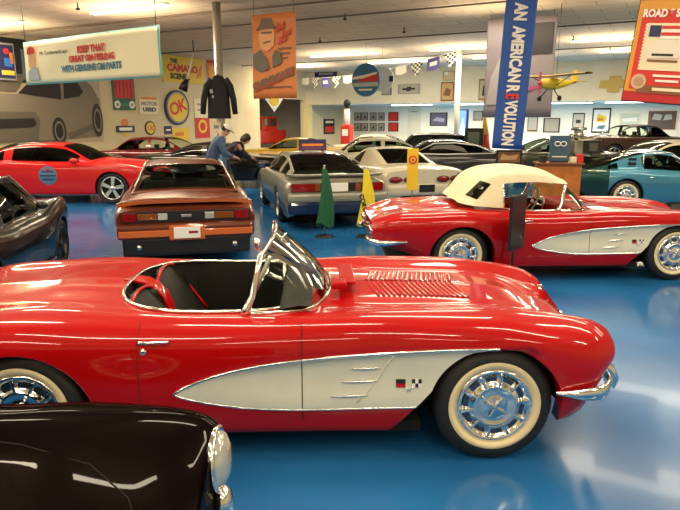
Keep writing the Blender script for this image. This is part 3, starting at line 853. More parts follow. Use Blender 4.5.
class Cabin:
    def __init__(self, S, B):
        self.S, self.B = S, B
        wb, wt, rt, rb, zroof, cb, cr = S['cabin']
        self.zt = pchip([(rb, S.get('zdeck', B.top(rb, 0.05)) - .01), (rt, zroof - .03), ((rt + wt) / 2, zroof), (wt, zroof - .035), (wb, B.top(wb, 0.05) - .01)])
        self.wt = pchip([(rb, cb * S.get('rbw', .93)), (rt, cr), (wt, cr * .985), (wb, cb * .95)])
        self.wb = pchip([(rb, cb * S.get('rbw', .93) + .01), (rt, cb), (wt, cb), (wb, cb * .96)])
    def row(self, u):
        S = self.S; zt, wt, wbt = self.zt(u), self.wt(u), self.wb(u)
        zb = min(self.B.top(u, min(wbt, .86 * S['W'])) - .012, zt - .004)
        drop = min(.055, (zt - zb) * .4); zc = zt - drop
        r = []
        for t in (0, .10, .3, .5, .7, .90, 1.0): r.append((lerp(wbt, wt, t ** 1.3), lerp(zb, zc, t)))
        for k in (1, 2, 3, 4, 5, 6):
            a = k / 6 * pi / 2; r.append((wt * cos(a) ** .7 if k < 6 else 0.0, zc + (zt - zc) * sin(a)))
        return r
    def build(self, car, bodym, glassm, pillars=(), side=None):
        S = self.S; wb, wt, rt, rb, zroof, cb, cr = S['cabin']
        d = .05
        marks = {wb, wt, rt, rb, wb - d, wt + d, rt - d, rb + d}
        for p0, p1 in pillars: marks |= {p0, p1}
        us = sorted(marks | set(frange(rb, wb, 26))); us = [u for i, u in enumerate(us) if i == 0 or u - us[i - 1] > .006 or u in marks]
        rows = [self.row(u) for u in us]
        groups = {'roof': [], 'windscreen': [], 'rear_window': [], 'side_window': [], 'far_window': []}
        s0, s1 = side or (rb + .1, wb - .12)
        for i in range(len(us) - 1):
            um = (us[i] + us[i + 1]) / 2
            for j in range(12):
                kind = 'roof'
                if 1 <= j <= 4 and s0 < um < s1 and not any(a <= um <= b for a, b in pillars): kind = 'side_window'
                if j >= 7 and wt + d - .001 < um < wb - d + .02: kind = 'windscreen'
                if j >= S.get('rwj', 7) and rb + d - .001 < um < rt - d + .001: kind = 'rear_window'
                for sg in (-1, 1):
                    k = 'far_window' if (kind == 'side_window' and sg > 0) else kind
                    groups[k].append((i, j, sg))
        for k, fl in groups.items():
            if not fl: continue
            mb = MB(); mb.smooth = True
            for i, j, sg in fl:
                q = [(us[a], sg * rows[a][b][0], rows[a][b][1]) for a, b in ((i, j), (i, j + 1), (i + 1, j + 1), (i + 1, j))]
                mb.add(q if sg > 0 else q[::-1], [(0, 1, 2, 3)])
            mb.build('side_window' if k == 'far_window' else k, bodym if k == 'roof' else glassm, car, weld=.0006)
    def interior(self, car, seatm):
        S = self.S; wb, wt, rt, rb, zroof, cb, cr = S['cabin']; v = cb * .84
        a, b = max(rb + .35, rt - .45), wb - .05
        zl = self.B.top((a + b) / 2, v) - .03
        mb = MB()
        mb.add([(a, -v, zl), (b, -v, zl), (b, v, zl), (a, v, zl), (a, -v, .35), (b, -v, .35), (b, v, .35), (a, v, .35)], [(4, 5, 6, 7), (0, 1, 5, 4), (1, 2, 6, 5), (2, 3, 7, 6), (3, 0, 4, 7)])
        mb.build('cabin_tub', DARK, car, fix=False)
        seat_u = lerp(wt, rt, .72)
        for sv in (-.36 * cb / .7, .36 * cb / .7):
            s = MB(); s.box((seat_u, sv, .72), (.16, .44, .52), bev=.05); s.box((seat_u - .03, sv, 1.03), (.09, .24, .14), bev=.04); s.box((seat_u + .3, sv, .48), (.5, .46, .12), bev=.04); s.build('seat', seatm, car)
        m = Matrix.Translation((lerp(wt, wb, .25), .36, zl + .04)) @ Matrix.Rotation(radians(-65), 4, 'Y')
        s = MB(); s.tube([m @ Vector((.18 * cos(2 * pi * i / 24), .18 * sin(2 * pi * i / 24), 0)) for i in range(24)], .014, 6, closed=True); s.tube([m @ Vector((0, -.17, 0)), m @ Vector((0, .17, 0))], .014, 6); s.tube([m @ Vector((0, 0, 0)), m @ Vector((0, 0, -.22))], .02, 6)
        s.build('steering_wheel', BLACK, car)
def build_car(label, at, heading, S, bodym, glassm=TINT, seatm=VINYL, cabm=None, name='car', cat='car', far=False):
    """at = (u, v, X, Y): the car point (u, v) stands at world X, Y"""
    a = radians(heading); u, v, X, Y = at
    loc = (X - (u * cos(a) - v * sin(a)), Y - (u * sin(a) + v * cos(a)), S.get('lift', 0.0))
    car = thing(name, label, cat, loc, a)
    L, W, r = S['L'], S['W'], S.get('r', .32); ar = S.get('ar', r + .045)
    wb, wt, rt, rb, zroof, cb, cr = S['cabin']
    arches = [(0, r - .01, ar, ar), (-L, r - .01, ar, ar)]
    B = Body(car_keys(S), arches, opening=(max(rb + .3, rt - .5), wb - .03, cb * .86, 8.0))
    B.shell(car, bodym, 12, 12, 50 if far else 70); B.wells(car, S.get('zr', .2))
    for sg in (-1, 1):
        for uu in (0, -L): wheel(car, uu, W - S.get('wi', .14), r, sg, S.get('wheel', 'spoke'), .22, S.get('rim', .68), rimmat=S.get('rimm'))
    C = Cabin(S, B); C.build(car, cabm or bodym, glassm, S.get('pillars', ()), S.get('side'))
    C.interior(car, seatm)
    return car, B
def panel(car, name, m, c, d, bev=.01, rz=0.0, parent=None):
    mb = MB(); mb.box(c, d, rz=rz, bev=bev); return mb.build(name, m, parent or car)
def side_strip(car, B, name, m, u0, u1, z0, z1, off=.004, n=24, sgs=(-1, 1)):
    for sg in sgs:
        mb = MB(); rows = []
        for u in frange(u0, u1, n):
            az = B.arch_z(u); a = max(z0, az + .004); b = max(z1, a + .001)
            rows.append([(u, sg * (B.side(u, z) + off), z) for z in frange(a, b, 6)])
        mb.grid(rows); mb.build(name, m, car)

# brown coupe with orange stripes, seen from behind
S79 = dict(L=2.75, F=1.02, T=1.20, W=.945, r=.335, zr=.22, tb=.36, sh=[(-3.95, .72), (-3.5, .78), (-2.6, .84), (-1.2, .84), (0, .84), (.9, .74), (1.02, .68)],
           top=[(-3.95, .77), (-3.7, .83), (-3.2, .90), (-2.4, .93), (-1.0, .93), (-.2, .92), (.8, .80), (1.02, .70)], cabin=(-.62, -1.25, -2.35, -3.15, 1.27, .80, .60), tw=.93, pillars=((-2.6, -2.3),), side=(-2.95, -.80))
BROWN = mat('copper_brown_paint', (0.13, 0.028, 0.011), .32, .12, .7, noise=.05)
ORANGE = mat('orange_stripe', (0.55, 0.13, 0.025), .35, 0, .7)
z28, B = build_car('copper brown coupe with orange stripes showing its rear', (-3.95, 0, -2.03, 7.98), 104, S79, BROWN, CLEAR)
def tail_box(car, name, m, vc, z, w, h, u, d=.03, bev=.006, parent=None): return panel(car, name, m, (u, vc, z), (d, w, h), bev, parent=parent)
UT = -3.95
sp = MB(); rows = []
for v in frange(-.90, .90, 25):
    x = abs(v) / .90; uu = UT + .06 + .34 * x ** 5; zz = .885 - .10 * x ** 5
    rows.append([(uu + .16, v, zz - .055), (uu + .06, v, zz + .0), (uu - .02, v, zz + .012), (uu - .05, v, zz - .015), (uu - .035, v, zz - .06), (uu + .10, v, zz - .085), (uu + .16, v, zz - .055)])
sp.grid(rows); spo = sp.build('rear_spoiler', BROWN, z28)
st = MB(); st.grid([[(r[3][0] - .008, r[3][1], r[3][2] + .002), (r[4][0] - .008, r[4][1], r[4][2])] for r in rows]); st.build('stripe', ORANGE, spo)
tail_box(z28, 'tail_panel', BLACK, 0, .655, 1.66, .14, UT - .002)
for sg in (-1, 1):
    tl = tail_box(z28, 'tail_light', REDLENS, sg * .72, .655, .18, .11, UT - .02)
    tail_box(z28, 'tail_light', AMBERLENS, sg * .49, .655, .25, .085, UT - .02)
    tail_box(z28, 'reversing_light', LAMPGLASS, sg * .30, .655, .12, .085, UT - .02)
    panel(z28, 'bumper_stripe', ORANGE, (UT - .048, sg * .53, .435), (.02, .66, .085), .008)
    ex = MB(); ex.cyl((UT + .1, sg * .62, .26), (UT - .04, sg * .62, .25), .035, 12); ex.build('exhaust_pipe', STEEL, z28)
bb = MB(); bb.box((UT + .05, 0, .46), (.19, 1.78, .20), bev=.05); bb.build('rear_bumper', BROWN, z28)
vb = MB(); vb.box((UT + .16, 0, .25), (.3, 1.66, .26), bev=.04); vb.build('lower_valance', BLACK, z28)
pr = panel(z28, 'plate_surround', ORANGE, (UT - .045, 0, .44), (.03, .46, .20), .02)
pl = panel(z28, 'license_plate', WHITE, (UT - .066, 0, .44), (.014, .34, .15), .006)
bt = MB(); bt.box((UT - .0745, -.08, .445), (.003, .12, .03)); bt.build('plate_mark', REDLENS, pl)
panel(z28, 'badge', STEEL, (UT - .025, 0, .66), (.02, .13, .035), .006)
ol = MB()
for sg in (-1, 1): 
    ol = MB(); ol.tube([(-2.98, sg * .70, .95), (-2.2, sg * .585, 1.235), (-1.3, sg * .58, 1.23), (-.68, sg * .73, .95)], .010, 6); ol.build('roof_moulding', STEEL, z28)

# silver and blue hatchback coupe with a board on its roof
SIROC = dict(L=2.565, F=1.08, T=1.22, W=.925, r=.33, zr=.2, tb=.30, sh=[(-3.785, .82), (-3.4, .86), (-2.5, .87), (-1.2, .84), (0, .82), (.9, .68), (1.08, .62)],
             top=[(-3.785, .90), (-3.5, .95), (-3.0, .98), (-2.2, .94), (-1.0, .92), (-.2, .90), (.8, .72), (1.08, .64)], cabin=(-.45, -1.15, -1.95, -3.45, 1.28, .79, .58), tw=.95, rbw=.92, pillars=((-2.35, -2.1),), side=(-2.9, -.7))
SILVER = mat('silver_paint', (0.32, 0.32, 0.27), .32, .4, .8, noise=.04)
NAVY = mat('dark_blue_paint', (0.012, 0.03, 0.10), .3, .2, .8)
iroc, B = build_car('silver hatchback coupe with dark blue lower body and a board on its roof', (-3.785, 0, -.04, 10.60), 104, SIROC, SILVER, TINT)
UT = -3.785
side_strip(iroc, B, 'lower_body_stripe', NAVY, -3.6, .9, .21, .46)
sp = MB(); rows = []
for v in frange(-.86, .86, 19):
    x = abs(v) / .86; uu = UT + .02 + .2 * x ** 6; rows.append([(uu + .22, v, .945), (uu + .10, v, .975), (uu - .02, v, .985), (uu - .03, v, .955), (uu + .1, v, .91), (uu + .22, v, .945)])
sp.grid(rows); sp.build('rear_spoiler', SILVER, iroc)
tail_box(iroc, 'tail_panel', BLACK, 0, .755, 1.62, .15, UT - .002)
for sg in (-1, 1):
    tail_box(iroc, 'tail_light', REDLENS, sg * .62, .755, .40, .13, UT - .02)
    tail_box(iroc, 'tail_light', AMBERLENS, sg * .36, .755, .10, .13, UT - .02)
pl = panel(iroc, 'license_plate', WHITE, (UT - .03, -.02, .755), (.012, .32, .15), .006)
bb = MB(); bb.box((UT + .02, 0, .58), (.16, 1.78, .16), bev=.05); bb.build('rear_bumper', SILVER, iroc)
vb = MB(); vb.box((UT + .07, 0, .40), (.2, 1.74, .22), bev=.05); vb.build('lower_valance', NAVY, iroc)
for sg in (-1, 1):
    ol = MB(); ol.tube([(-3.40, sg * .70, 1.0), (-1.95, sg * .57, 1.255), (-1.2, sg * .565, 1.245), (-.52, sg * .73, .94)], .012, 6); ol.build('roof_moulding', SILVER, iroc)
    wv = MB(); wv.box((-.62, sg * .93, .93), (.18, .16, .11), bev=.03); wv.build('door_mirror', NAVY, iroc)

# pale beige sports coupe, tail towards the camera
SC5 = dict(L=2.65, F=.96, T=.98, W=.93, r=.33, zr=.18, tb=.30, tw=.94, sh=[(-3.63, .86), (-3.2, .90), (-2.6, .90), (-1.2, .82), (0, .80), (.7, .66), (.96, .56)],
           top=[(-3.63, .93), (-3.3, .97), (-2.7, .985), (-1.0, .90), (-.2, .84), (.7, .66), (.96, .54)], cabin=(-.35, -1.25, -1.75, -2.75, 1.30, .74, .56), rbw=.85, pillars=(), side=(-1.55, -.6), rwj=9)
BEIGE = mat('beige_paint', (0.60, 0.55, 0.42), .35, .1, .7, noise=.03)
c5, B = build_car('pale beige sports coupe with oval tail lamps behind the yellow placard', (-3.63, 0, 1.74, 12.35), 106, SC5, BEIGE, TINT)
UT = -3.63
for vv in (-.66, -.36, .36, .66):
    m = Matrix.Translation((UT - .015 + (.02 if abs(vv) > .5 else 0), vv, .73)) @ Matrix.Rotation(-pi / 2, 4, 'Y') @ Matrix.Diagonal((.62, 1.35, 1, 1))
    t = MB(); t.lathe([(.10, 0), (.105, .02), (.09, .028)], 24, m); o = t.build('tail_light_bezel', BLACK, c5)
    t = MB(); t.lathe([(.095, .016), (.05, .034), (.001, .04)], 24, m); t.build('tail_lens', REDLENS, o)
bb = MB(); bb.box((UT + .03, 0, .52), (.16, 1.70, .24), bev=.07); bb.build('rear_bumper', BEIGE, c5)
panel(c5, 'license_plate', BLACK, (UT - .055, 0, .55), (.012, .34, .15), .006)
vb = MB(); vb.box((UT + .12, 0, .32), (.2, 1.5, .14), bev=.03); vb.build('lower_valance', BLACK, c5)

# modern red coupe at the left
S10 = dict(L=2.85, F=.96, T=1.03, W=.955, r=.36, ar=.395, zr=.22, nb=.24, nw=.80, tb=.36, rim=.74, sh=[(-3.88, .93), (-3.4, .97), (-2.6, .96), (-1.3, .92), (-.6, .92), (.2, .90), (.75, .80), (.96, .70)],
           top=[(-3.88, 1.0), (-3.4, 1.05), (-2.6, 1.04), (-1.0, 1.0), (-.3, .99), (.5, .93), (.8, .84), (.96, .72)], cabin=(-.42, -1.2, -2.15, -3.15, 1.385, .82, .62), pillars=((-2.45, -2.25),), side=(-2.75, -.72), rimm=mat('bright_rim', (.75, .75, .72), .2, 1.0))
REDM = paint('bright_red_paint', (0.55, 0.008, 0.010))
cam10, B = build_car('modern red coupe in profile with a round blue sticker on its door', (0, -.955, -5.24, 14.0), 2, S10, REDM, DKGLASS)
st = MB(); cz = .66; cu = -1.42
ring = [(cu + .21 * cos(2 * pi * i / 28), cz + .21 * sin(2 * pi * i / 28)) for i in range(28)]
st.add([(cu, -(B.side(cu, cz) + .008), cz)] + [(a, -(B.side(a, b) + .008), b) for a, b in ring], [(0, 1 + i, 1 + (i + 1) % 28) for i in range(28)])
stk = st.build('door_sticker', mat('sticker_blue', (0.07, 0.17, 0.30), .5), cam10); stk['label'] = 'round blue sticker'
for k, (zz, hw_) in enumerate(((.75, .13), (.66, .18), (.57, .13))):
    q = MB(); q.grid([[(u, -(B.side(u, z) + .012), z) for z in (zz - .018, zz + .018)] for u in frange(cu - hw_, cu + hw_, 6)]); q.build('sticker_mark', mat('sticker_dark', (.02, .04, .08), .5), stk)
for sg in (-1, 1):
    q = MB(); q.ball((-.80, sg * .98, .99), (.10, .09, .065)); q.build('door_mirror', REDM, cam10)
    q = MB(); q.box((.80, sg * .62, .74), (.14, .40, .10), bev=.03); q.build('headlight', LAMPGLASS, cam10)
    q = MB(); q.tube([(-2.7, sg * (B.side(-2.7, .82) + .004), .84), (-1.4, sg * (B.side(-1.4, .80) + .004), .80), (-.4, sg * (B.side(-.4, .78) + .004), .78)], .006, 5); q.build('body_crease', REDM, cam10)
q = MB(); q.box((.90, 0, .50), (.1, 1.3, .22), bev=.04); q.build('grille', BLACK, cam10)

# blue fastback coupe at the right
S63 = dict(L=2.49, F=.84, T=.98, W=.885, r=.335, zr=.2, wi=.13, wheel='whitewall', rim=.62, tw=.70, tb=.46, nw=.7, sh=[(-3.47, .70), (-3.1, .80), (-2.4, .86), (-1.3, .80), (-.6, .80), (0, .84), (.5, .78), (.84, .66)],
           top=[(-3.47, .74), (-3.1, .86), (-2.4, .90), (-1.3, .86), (-.5, .88), (0, .88), (.5, .80), (.84, .66)], cabin=(-.98, -1.45, -2.0, -3.2, 1.27, .70, .50), rbw=.45, pillars=((-2.58, -2.12),), side=(-2.8, -1.08))
BLUE = mat('sky_blue_paint', (0.06, 0.25, 0.38), .3, .35, .8, noise=.04)
s63, B = build_car('metallic blue fastback coupe with door vents at the right edge', (-2.49, -.885, 6.0, 12.75), -2, S63, BLUE, TINT)
side_strip(s63, B, 'side_crease', BLUE, -3.2, .6, .60, .64, .012)
for sg in (-1, 1):
    for k in range(2):
        q = MB(); q.box((-2.34, sg * .655, 1.0 + .09 * k), (.16, .05, .06), bev=.01); q.build('vent', BLACK, s63)
    q = MB(); q.tube([(-2.04, sg * (B.side(-2.04, .72) + .002), .72), (-2.03, sg * (B.side(-2.03, .72) + .025), .72), (-1.90, sg * (B.side(-1.9, .72) + .02), .72)], .011, 6); q.build('door_handle', CHROME, s63)
    q = MB(); q.tube([(-2.11, sg * .69, .88), (-2.06, sg * .53, 1.20), (-1.50, sg * .51, 1.215), (-1.05, sg * .67, .90)], .011, 6); q.build('window_moulding', CHROME, s63)
    q = MB(); q.lathe([(.05, 0), (.055, .02), (.02, .05)], 16, Matrix.Translation((-1.2, sg * .80, .98)) @ Matrix.Rotation(pi / 2, 4, 'Y')); q.tube([(-1.2, sg * .80, .94), (-1.2, sg * .78, .84)], .01, 6); q.build('door_mirror', CHROME, s63)

# black sports car at the left, nose away from the camera
SBLK = dict(L=2.45, F=.80, T=.62, W=.87, r=.33, zr=.2, tb=.42, nw=.8, sh=[(-3.07, .74), (-2.45, .88), (-1.5, .80), (-.7, .80), (0, .92), (.45, .88), (.80, .72)],
            top=[(-3.07, .76), (-2.4, .86), (-1.3, .84), (-.6, .86), (0, .88), (.5, .84), (.8, .68)], cabin=(-.30, -.82, -1.65, -2.5, 1.33, .74, .55), rbw=.7, pillars=((-1.85, -1.65),), side=(-2.0, -.45), rimm=mat('dark_rim', (.06, .055, .05), .3, .8))
BLKP = mat('black_paint', (0.006, 0.005, 0.004), .3, 0, .8, spec=.1)
sblk, B = build_car('black sports car at the left edge facing away, tail behind the open convertible', (0, -.75, -3.66, 7.72), 100, SBLK, BLKP, TINT)
for sg in (-1, 1):
    q = MB(); q.tube([(-1.66, sg * .70, .86), (-1.62, sg * .57, 1.27), (-.86, sg * .555, 1.275), (-.34, sg * .69, .90)], .013, 6); q.build('window_moulding', CHROME, sblk)
    q = MB(); q.tube([(-2.0, sg * (B.side(-2.0, .23) + .02), .23), (-.42, sg * (B.side(-.42, .23) + .02), .23)], .03, 8); q.build('sill_trim', CHROME, sblk)
    q = MB(); q.ball((-.75, sg * .84, .93), (.08, .07, .05)); q.build('door_mirror', BLKP, sblk)

# further cars
def sedan(**k):
    S = dict(L=2.7, F=.92, T=1.05, W=.92, r=.32, zr=.22, tb=.36, sh=[(-3.75, .84), (-3.2, .90), (-1.5, .88), (0, .86), (.6, .78), (.92, .66)],
             top=[(-3.75, .92), (-3.2, .96), (-2.3, .96), (-1.0, .94), (-.3, .92), (.6, .80), (.92, .66)], cabin=(-.45, -1.10, -2.2, -3.1, 1.36, .79, .61), pillars=((-1.85, -1.72),), side=(-2.7, -.7))
    S.update(k); return S
def lamps(car, F, T, L, z=.72, rear=True):
    for sg in (-1, 1):
        q = MB(); q.box((F - .06, sg * .58, z), (.08, .28, .10), bev=.03); q.build('headlight', LAMPGLASS, car)
        if rear: q = MB(); q.box((-L - T + .0, sg * .62, z + .06), (.05, .30, .12), bev=.01); q.build('tail_light', REDLENS, car)
CHAR = mat('charcoal_paint', (0.03, 0.03, 0.032), .22, .2, 1.0)
IVORY = mat('ivory_paint', (0.66, 0.62, 0.48), .35, 0, .8)
MAROON = mat('maroon_paint', (0.16, 0.008, 0.012), .25, 0, 1.0)
OLIVE = mat('olive_paint', (0.10, 0.11, 0.07), .3, .2, .8)
YELLOW = mat('yellow_paint', (0.72, 0.44, 0.03), .35, 0, .8)
def bg(label, at, hd, S, m, g=TINT, cabm=None):
    c, B = build_car(label, at, hd, S, m, g, cabm=cabm, far=True); lamps(c, S['F'], S['T'], S['L']); return c, B
c, B = bg('charcoal coupe with bright window outline right of the beige coupe', (-2.0, .9, 3.35, 17.3), 176, sedan(cabin=(-.45, -1.2, -2.1, -3.35, 1.36, .79, .58), pillars=()), CHAR, DKGLASS)
for sg in (-1, 1):
    q = MB(); q.tube([(-3.0, sg * .74, .99), (-2.5, sg * .665, 1.20), (-1.9, sg * .63, 1.27), (-1.3, sg * .64, 1.25), (-.70, sg * .76, .97), (-1.6, sg * .80, .955), (-3.0, sg * .745, .985)], .018, 6); q.build('window_moulding', WHITE, c)
bg('maroon hardtop coupe parked below the round OK sign', (-1.6, 0, -6.5, 21.6), 170, sedan(), MAROON, CLEAR)
bg('black coupe with long bonnet beyond the modern red coupe', (-1.2, 0, -8.25, 18.4), 4, sedan(cabin=(-.6, -1.25, -2.2, -3.2, 1.32, .79, .6)), BLKP, CLEAR)
bg('ivory sedan beyond the silver hatchback, nearer of two', (-1.2, 0, .75, 20.3), 182, sedan(), IVORY, TINT)
bg('ivory coupe beyond the beige coupe, below the small framed pictures', (-1.2, 0, .9, 25.9), 172, sedan(cabin=(-.6, -1.25, -2.2, -3.2, 1.36, .79, .6)), IVORY, DKGLASS)
bg('black sedan roof showing between beige coupe and white column', (-1.6, 0, 3.3, 22.6), 176, sedan(cabin=(-.5, -1.0, -2.6, -3.4, 1.46, .80, .66)), BLKP, DKGLASS)
bg('olive green coupe behind the tall blue banner', (-1.4, 0, 7.55, 20.2), 4, sedan(cabin=(-.6, -1.25, -2.2, -3.2, 1.36, .79, .6)), OLIVE, TINT)
bg('yellow coupe in front of the service bay', (-1.4, 0, -1.75, 22.75), 172, sedan(cabin=(-.6, -1.25, -2.0, -2.9, 1.30, .78, .6)), YELLOW, CLEAR)
bg('black car the two people are looking into', (-1.2, 0, -3.3, 18.2), 4, sedan(cabin=(-.6, -1.25, -2.0, -2.9, 1.30, .78, .6)), BLKP, TINT)
bg('cream car with cream roof behind the blue fastback', (-1.7, 0, 9.0, 16.3), 4, sedan(cabin=(-.5, -1.15, -2.3, -3.2, 1.40, .80, .64)), CREAM, DKGLASS)
bg('dark brown convertible with black roof on a low platform at the right', (-1.5, 0, 11.2, 23.5), 2, sedan(lift=.40, cabin=(-.55, -1.1, -2.0, -2.7, 1.36, .78, .6)), mat('dark_brown_paint', (.06, .03, .02), .3, .2, .8), CLEAR, cabm=BLACK)
pf = MB(); pf.box((0, 0, .195), (5.4, 2.6, .39), bev=.02); o = pf.build('display_platform', mat('platform_grey', (.35, .32, .26), .6)); o.location = (10.9, 23.5, 0); o.rotation_euler = (0, 0, radians(2)); tag(o, 'low grey platform under the dark brown convertible', 'platform')

# black car nearest the camera: wing, headlamp and bumper in the lower left corner
FK = [(k[0], [(v, z + (.045 if i > 5 else .03 if i == 5 else 0) * (k[0] > -2)) for i, (v, z) in enumerate(k[1])]) for k in C1_KEYS if k[0] < .1] + [
 (.30, [(.84,.22),(.88,.33),(.90,.46),(.905,.60),(.895,.75),(.84,.835),(.67,.872),(.46,.83),(.28,.82),(0,.83)]),
 (.60, [(.78,.25),(.84,.35),(.87,.46),(.885,.60),(.875,.74),(.82,.825),(.67,.862),(.46,.79),(.28,.76),(0,.77)]),
 (.75, [(.70,.32),(.79,.40),(.83,.50),(.845,.62),(.835,.735),(.79,.805),(.68,.835),(.50,.74),(.28,.70),(0,.69)]),
 (.80, [(.66,.42),(.76,.47),(.80,.54),(.81,.63),(.80,.715),(.76,.78),(.68,.808),(.54,.72),(.28,.66),(0,.64)])]
fcar = thing('convertible_car', 'black convertible in the near left corner, round headlamp and wing in view', 'car', (-1.24, 1.30, 0), radians(0))
FB = Body(FK, [ARCH_F, ARCH_R], opening=(-2.19, -1.05, .60, 4.0))
BLKG = mat('deep_black_paint', (0.004, 0.002, 0.002), .3, 0, .16, spec=.0)
FB.shell(fcar, BLKG); FB.wells(fcar, .2)
FS = dict(W=.9, cabin=(-.98, -1.35, -2.0, -2.62, 1.30, .66, .56), pillars=(), side=(-2.0, -1.1))
C = Cabin(FS, FB); C.build(fcar, mat('black_canvas', (.012, .012, .012), .9), TINT); C.interior(fcar, VINYL)
for sg in (-1, 1):
    wheel(fcar, 0, .755, .335, sg, 'whitewall', .2, .635); wheel(fcar, -2.591, .745, .335, sg, 'whitewall', .2, .635)
    m = Matrix.Translation((.80, sg * .675, .695)) @ Matrix.Rotation(radians(87), 4, 'Y')
    h = MB(); h.lathe([(.110, -.012), (.119, .0), (.119, .010), (.112, .016), (.104, .014), (.100, .004)], 40, m); hl = h.build('headlight_bezel', CHROME, fcar)
    h = MB(); h.lathe([(.103, .006), (.088, .030), (.055, .046), (.001, .052)], 32, m); h.build('lens', mat('headlamp_lens', (.50, .50, .45), .08, .4, 1.0), hl)
    b = MB(); b.tube([(.45, sg * (FB.side(.45, .45) + .02), .46), (.62, sg * .885, .45), (.76, sg * .81, .45), (.83, sg * .68, .45), (.85, sg * .50, .45)], [.016, .03, .036, .036, .034], 12)
    bo = b.build('front_bumper', CHROME, fcar)
    b = MB(); b.ball((.815, sg * .66, .515), (.045, .05, .085)); b.build('bumper_guard', CHROME, bo)
    q = MB(); q.tube([(u, sg * v, FB.top(u, v) + .001) for u, v in ((-.9, .60), (-.5, .575), (-.1, .545), (.2, .51), (.45, .44), (.6, .34), (.68, .2))], .003, 6); q.build('bonnet_gap', mat('gap_black', (.001, .001, .001), 1.0), fcar)
q = MB(); q.tube([(.82, -.45, .55), (.86, -.2, .54), (.865, .2, .54), (.82, .45, .55)], .02, 8)
for i in range(11): q.box((.81, -.35 + .07 * i, .56), (.03, .03, .10), bev=.01)
q.build('grille', CHROME, fcar)

# ------------------------------------------------------------------ hanging banners, signs and pictures
def ray(px, py):
    x, y = (px - 340) / FPX, (255 - py) / FPX
    c, s = cos(PITCH), sin(PITCH)
    return Vector((x, c + y * s, -s + y * c))
EYE = Vector((0, 0, CAM_H))
def at(px, py, depth): return EYE + ray(px, py) * depth
def on_left(px, py, off=0.0):
    d = ray(px, py); t = (P_LEFT + off - EYE.dot(AX)) / d.dot(AX); return EYE + d * t
def on_back(px, py, q):
    d = ray(px, py); t = (q - EYE.dot(BX)) / d.dot(BX); return EYE + d * t
def span(wall, x0, y0, x1, y1, q=Q_BACK):
    """centre, width, height of a wall rectangle; its local x runs to the right, -y faces the room"""
    f = (lambda a, b: on_left(a, b)) if wall == 'left' else (lambda a, b: on_back(a, b, q))
    ym = (y0 + y1) / 2; a, b = f(x0, ym), f(x1, ym); xm = (x0 + x1) / 2
    zt, zb = f(xm, y0).z, f(xm, y1).z
    c = (a + b) / 2; c.z = (zt + zb) / 2
    return c, (b - a).length, zt - zb, (RA + pi / 2 if wall == 'left' else RA)
def rect(name, m, parent, x, z, w, h, y=-.02, d=.01, bev=0.0):
    mb = MB(); mb.box((x, y, z), (w, d, h), bev=bev); return mb.build(name, m, parent)
def disc(name, m, parent, x, z, r, y=-.02, d=.01, rz=1.0, n=40):
    mb = MB(); mb.prism([(r * cos(2 * pi * i / n), r * rz * sin(2 * pi * i / n)) for i in range(n)], d / 2, Matrix.Translation((x, y, z)) @ Matrix.Rotation(pi / 2, 4, 'X'), -d / 2); return mb.build(name, m, parent)
def poly(name, m, parent, pts, y=-.02, d=.01):
    mb = MB(); mb.prism(pts, d / 2, Matrix.Translation((0, y, 0)) @ Matrix.Rotation(pi / 2, 4, 'X'), -d / 2); return mb.build(name, m, parent)
def hang(name, label, cat, wall, x0, y0, x1, y1, q=Q_BACK, group=None, dz=0.0):
    c, w, h, rz = span(wall, x0, y0, x1, y1, q)
    return thing(name, label, cat, c, rz, group), w, h
P = lambda n, c, r=.55, e=0.0: mat('print_' + n, c, r, emit=e)
pY, pR, pB, pN, pK, pW, pC, pO, pG, pT = (P('yellow', (.80, .55, .05)), P('red', (.60, .03, .02)), P('blue', (.03, .16, .48)), P('navy', (.02, .025, .10)), P('black', (.012, .012, .012)),
    P('white', (.85, .83, .76)), P('cream', (.80, .72, .50)), P('orange', (.75, .22, .03)), P('green', (.02, .12, .06)), P('teal', (.20, .55, .50)))
pGR, pSK, pBR = P('grey', (.30, .29, .25)), P('skin', (.72, .40, .22)), P('brown', (.20, .08, .03))

# left wall ---------------------------------------------------------
t, w, h = hang('wall_mural', 'large wall mural of a silver coupe behind the modern red coupe', 'mural', 'left', -6, 74, 101, 143)
rect('backing', P('taupe', (.46, .38, .25)), t, 0, 0, w, h, -.01, .02)
def U(x, y): return (lerp(-w / 2, w / 2, (x + 6) / 107.0), lerp(h / 2, -h / 2, (y - 74) / 69.0))
silv, silv2, drk = P('silver', (.20, .17, .12), .6), P('silver_shade', (.12, .10, .072), .6), P('dark_window', (.014, .010, .012), .6)
poly('painted_body', silv, t, [U(*p) for p in ((-6, 95), (16, 95), (30, 80), (40, 76), (82, 76), (92, 84), (99, 98), (100, 130), (96, 138), (60, 140), (-6, 142))], -.03)
poly('painted_nose', silv2, t, [U(*p) for p in ((-6, 112), (30, 112), (34, 120), (30, 140), (-6, 141))], -.042)
poly('painted_grille', drk, t, [U(*p) for p in ((-6, 119), (28, 118), (30, 124), (26, 127), (-6, 128))], -.052)
poly('painted_sill', silv2, t, [U(*p) for p in ((60, 134), (88, 124), (90, 130), (62, 140))], -.042)
poly('painted_windscreen', drk, t, [U(*p) for p in ((16, 94), (28, 82), (38, 77), (57, 77), (57, 99), (30, 96))], -.042)
poly('painted_window', drk, t, [U(*p) for p in ((60, 98), (61, 78), (74, 77), (81, 90), (76, 95))], -.042)
poly('painted_pillar', silv2, t, [U(*p) for p in ((-6, 76), (26, 76), (14, 93), (-6, 93))], -.042)
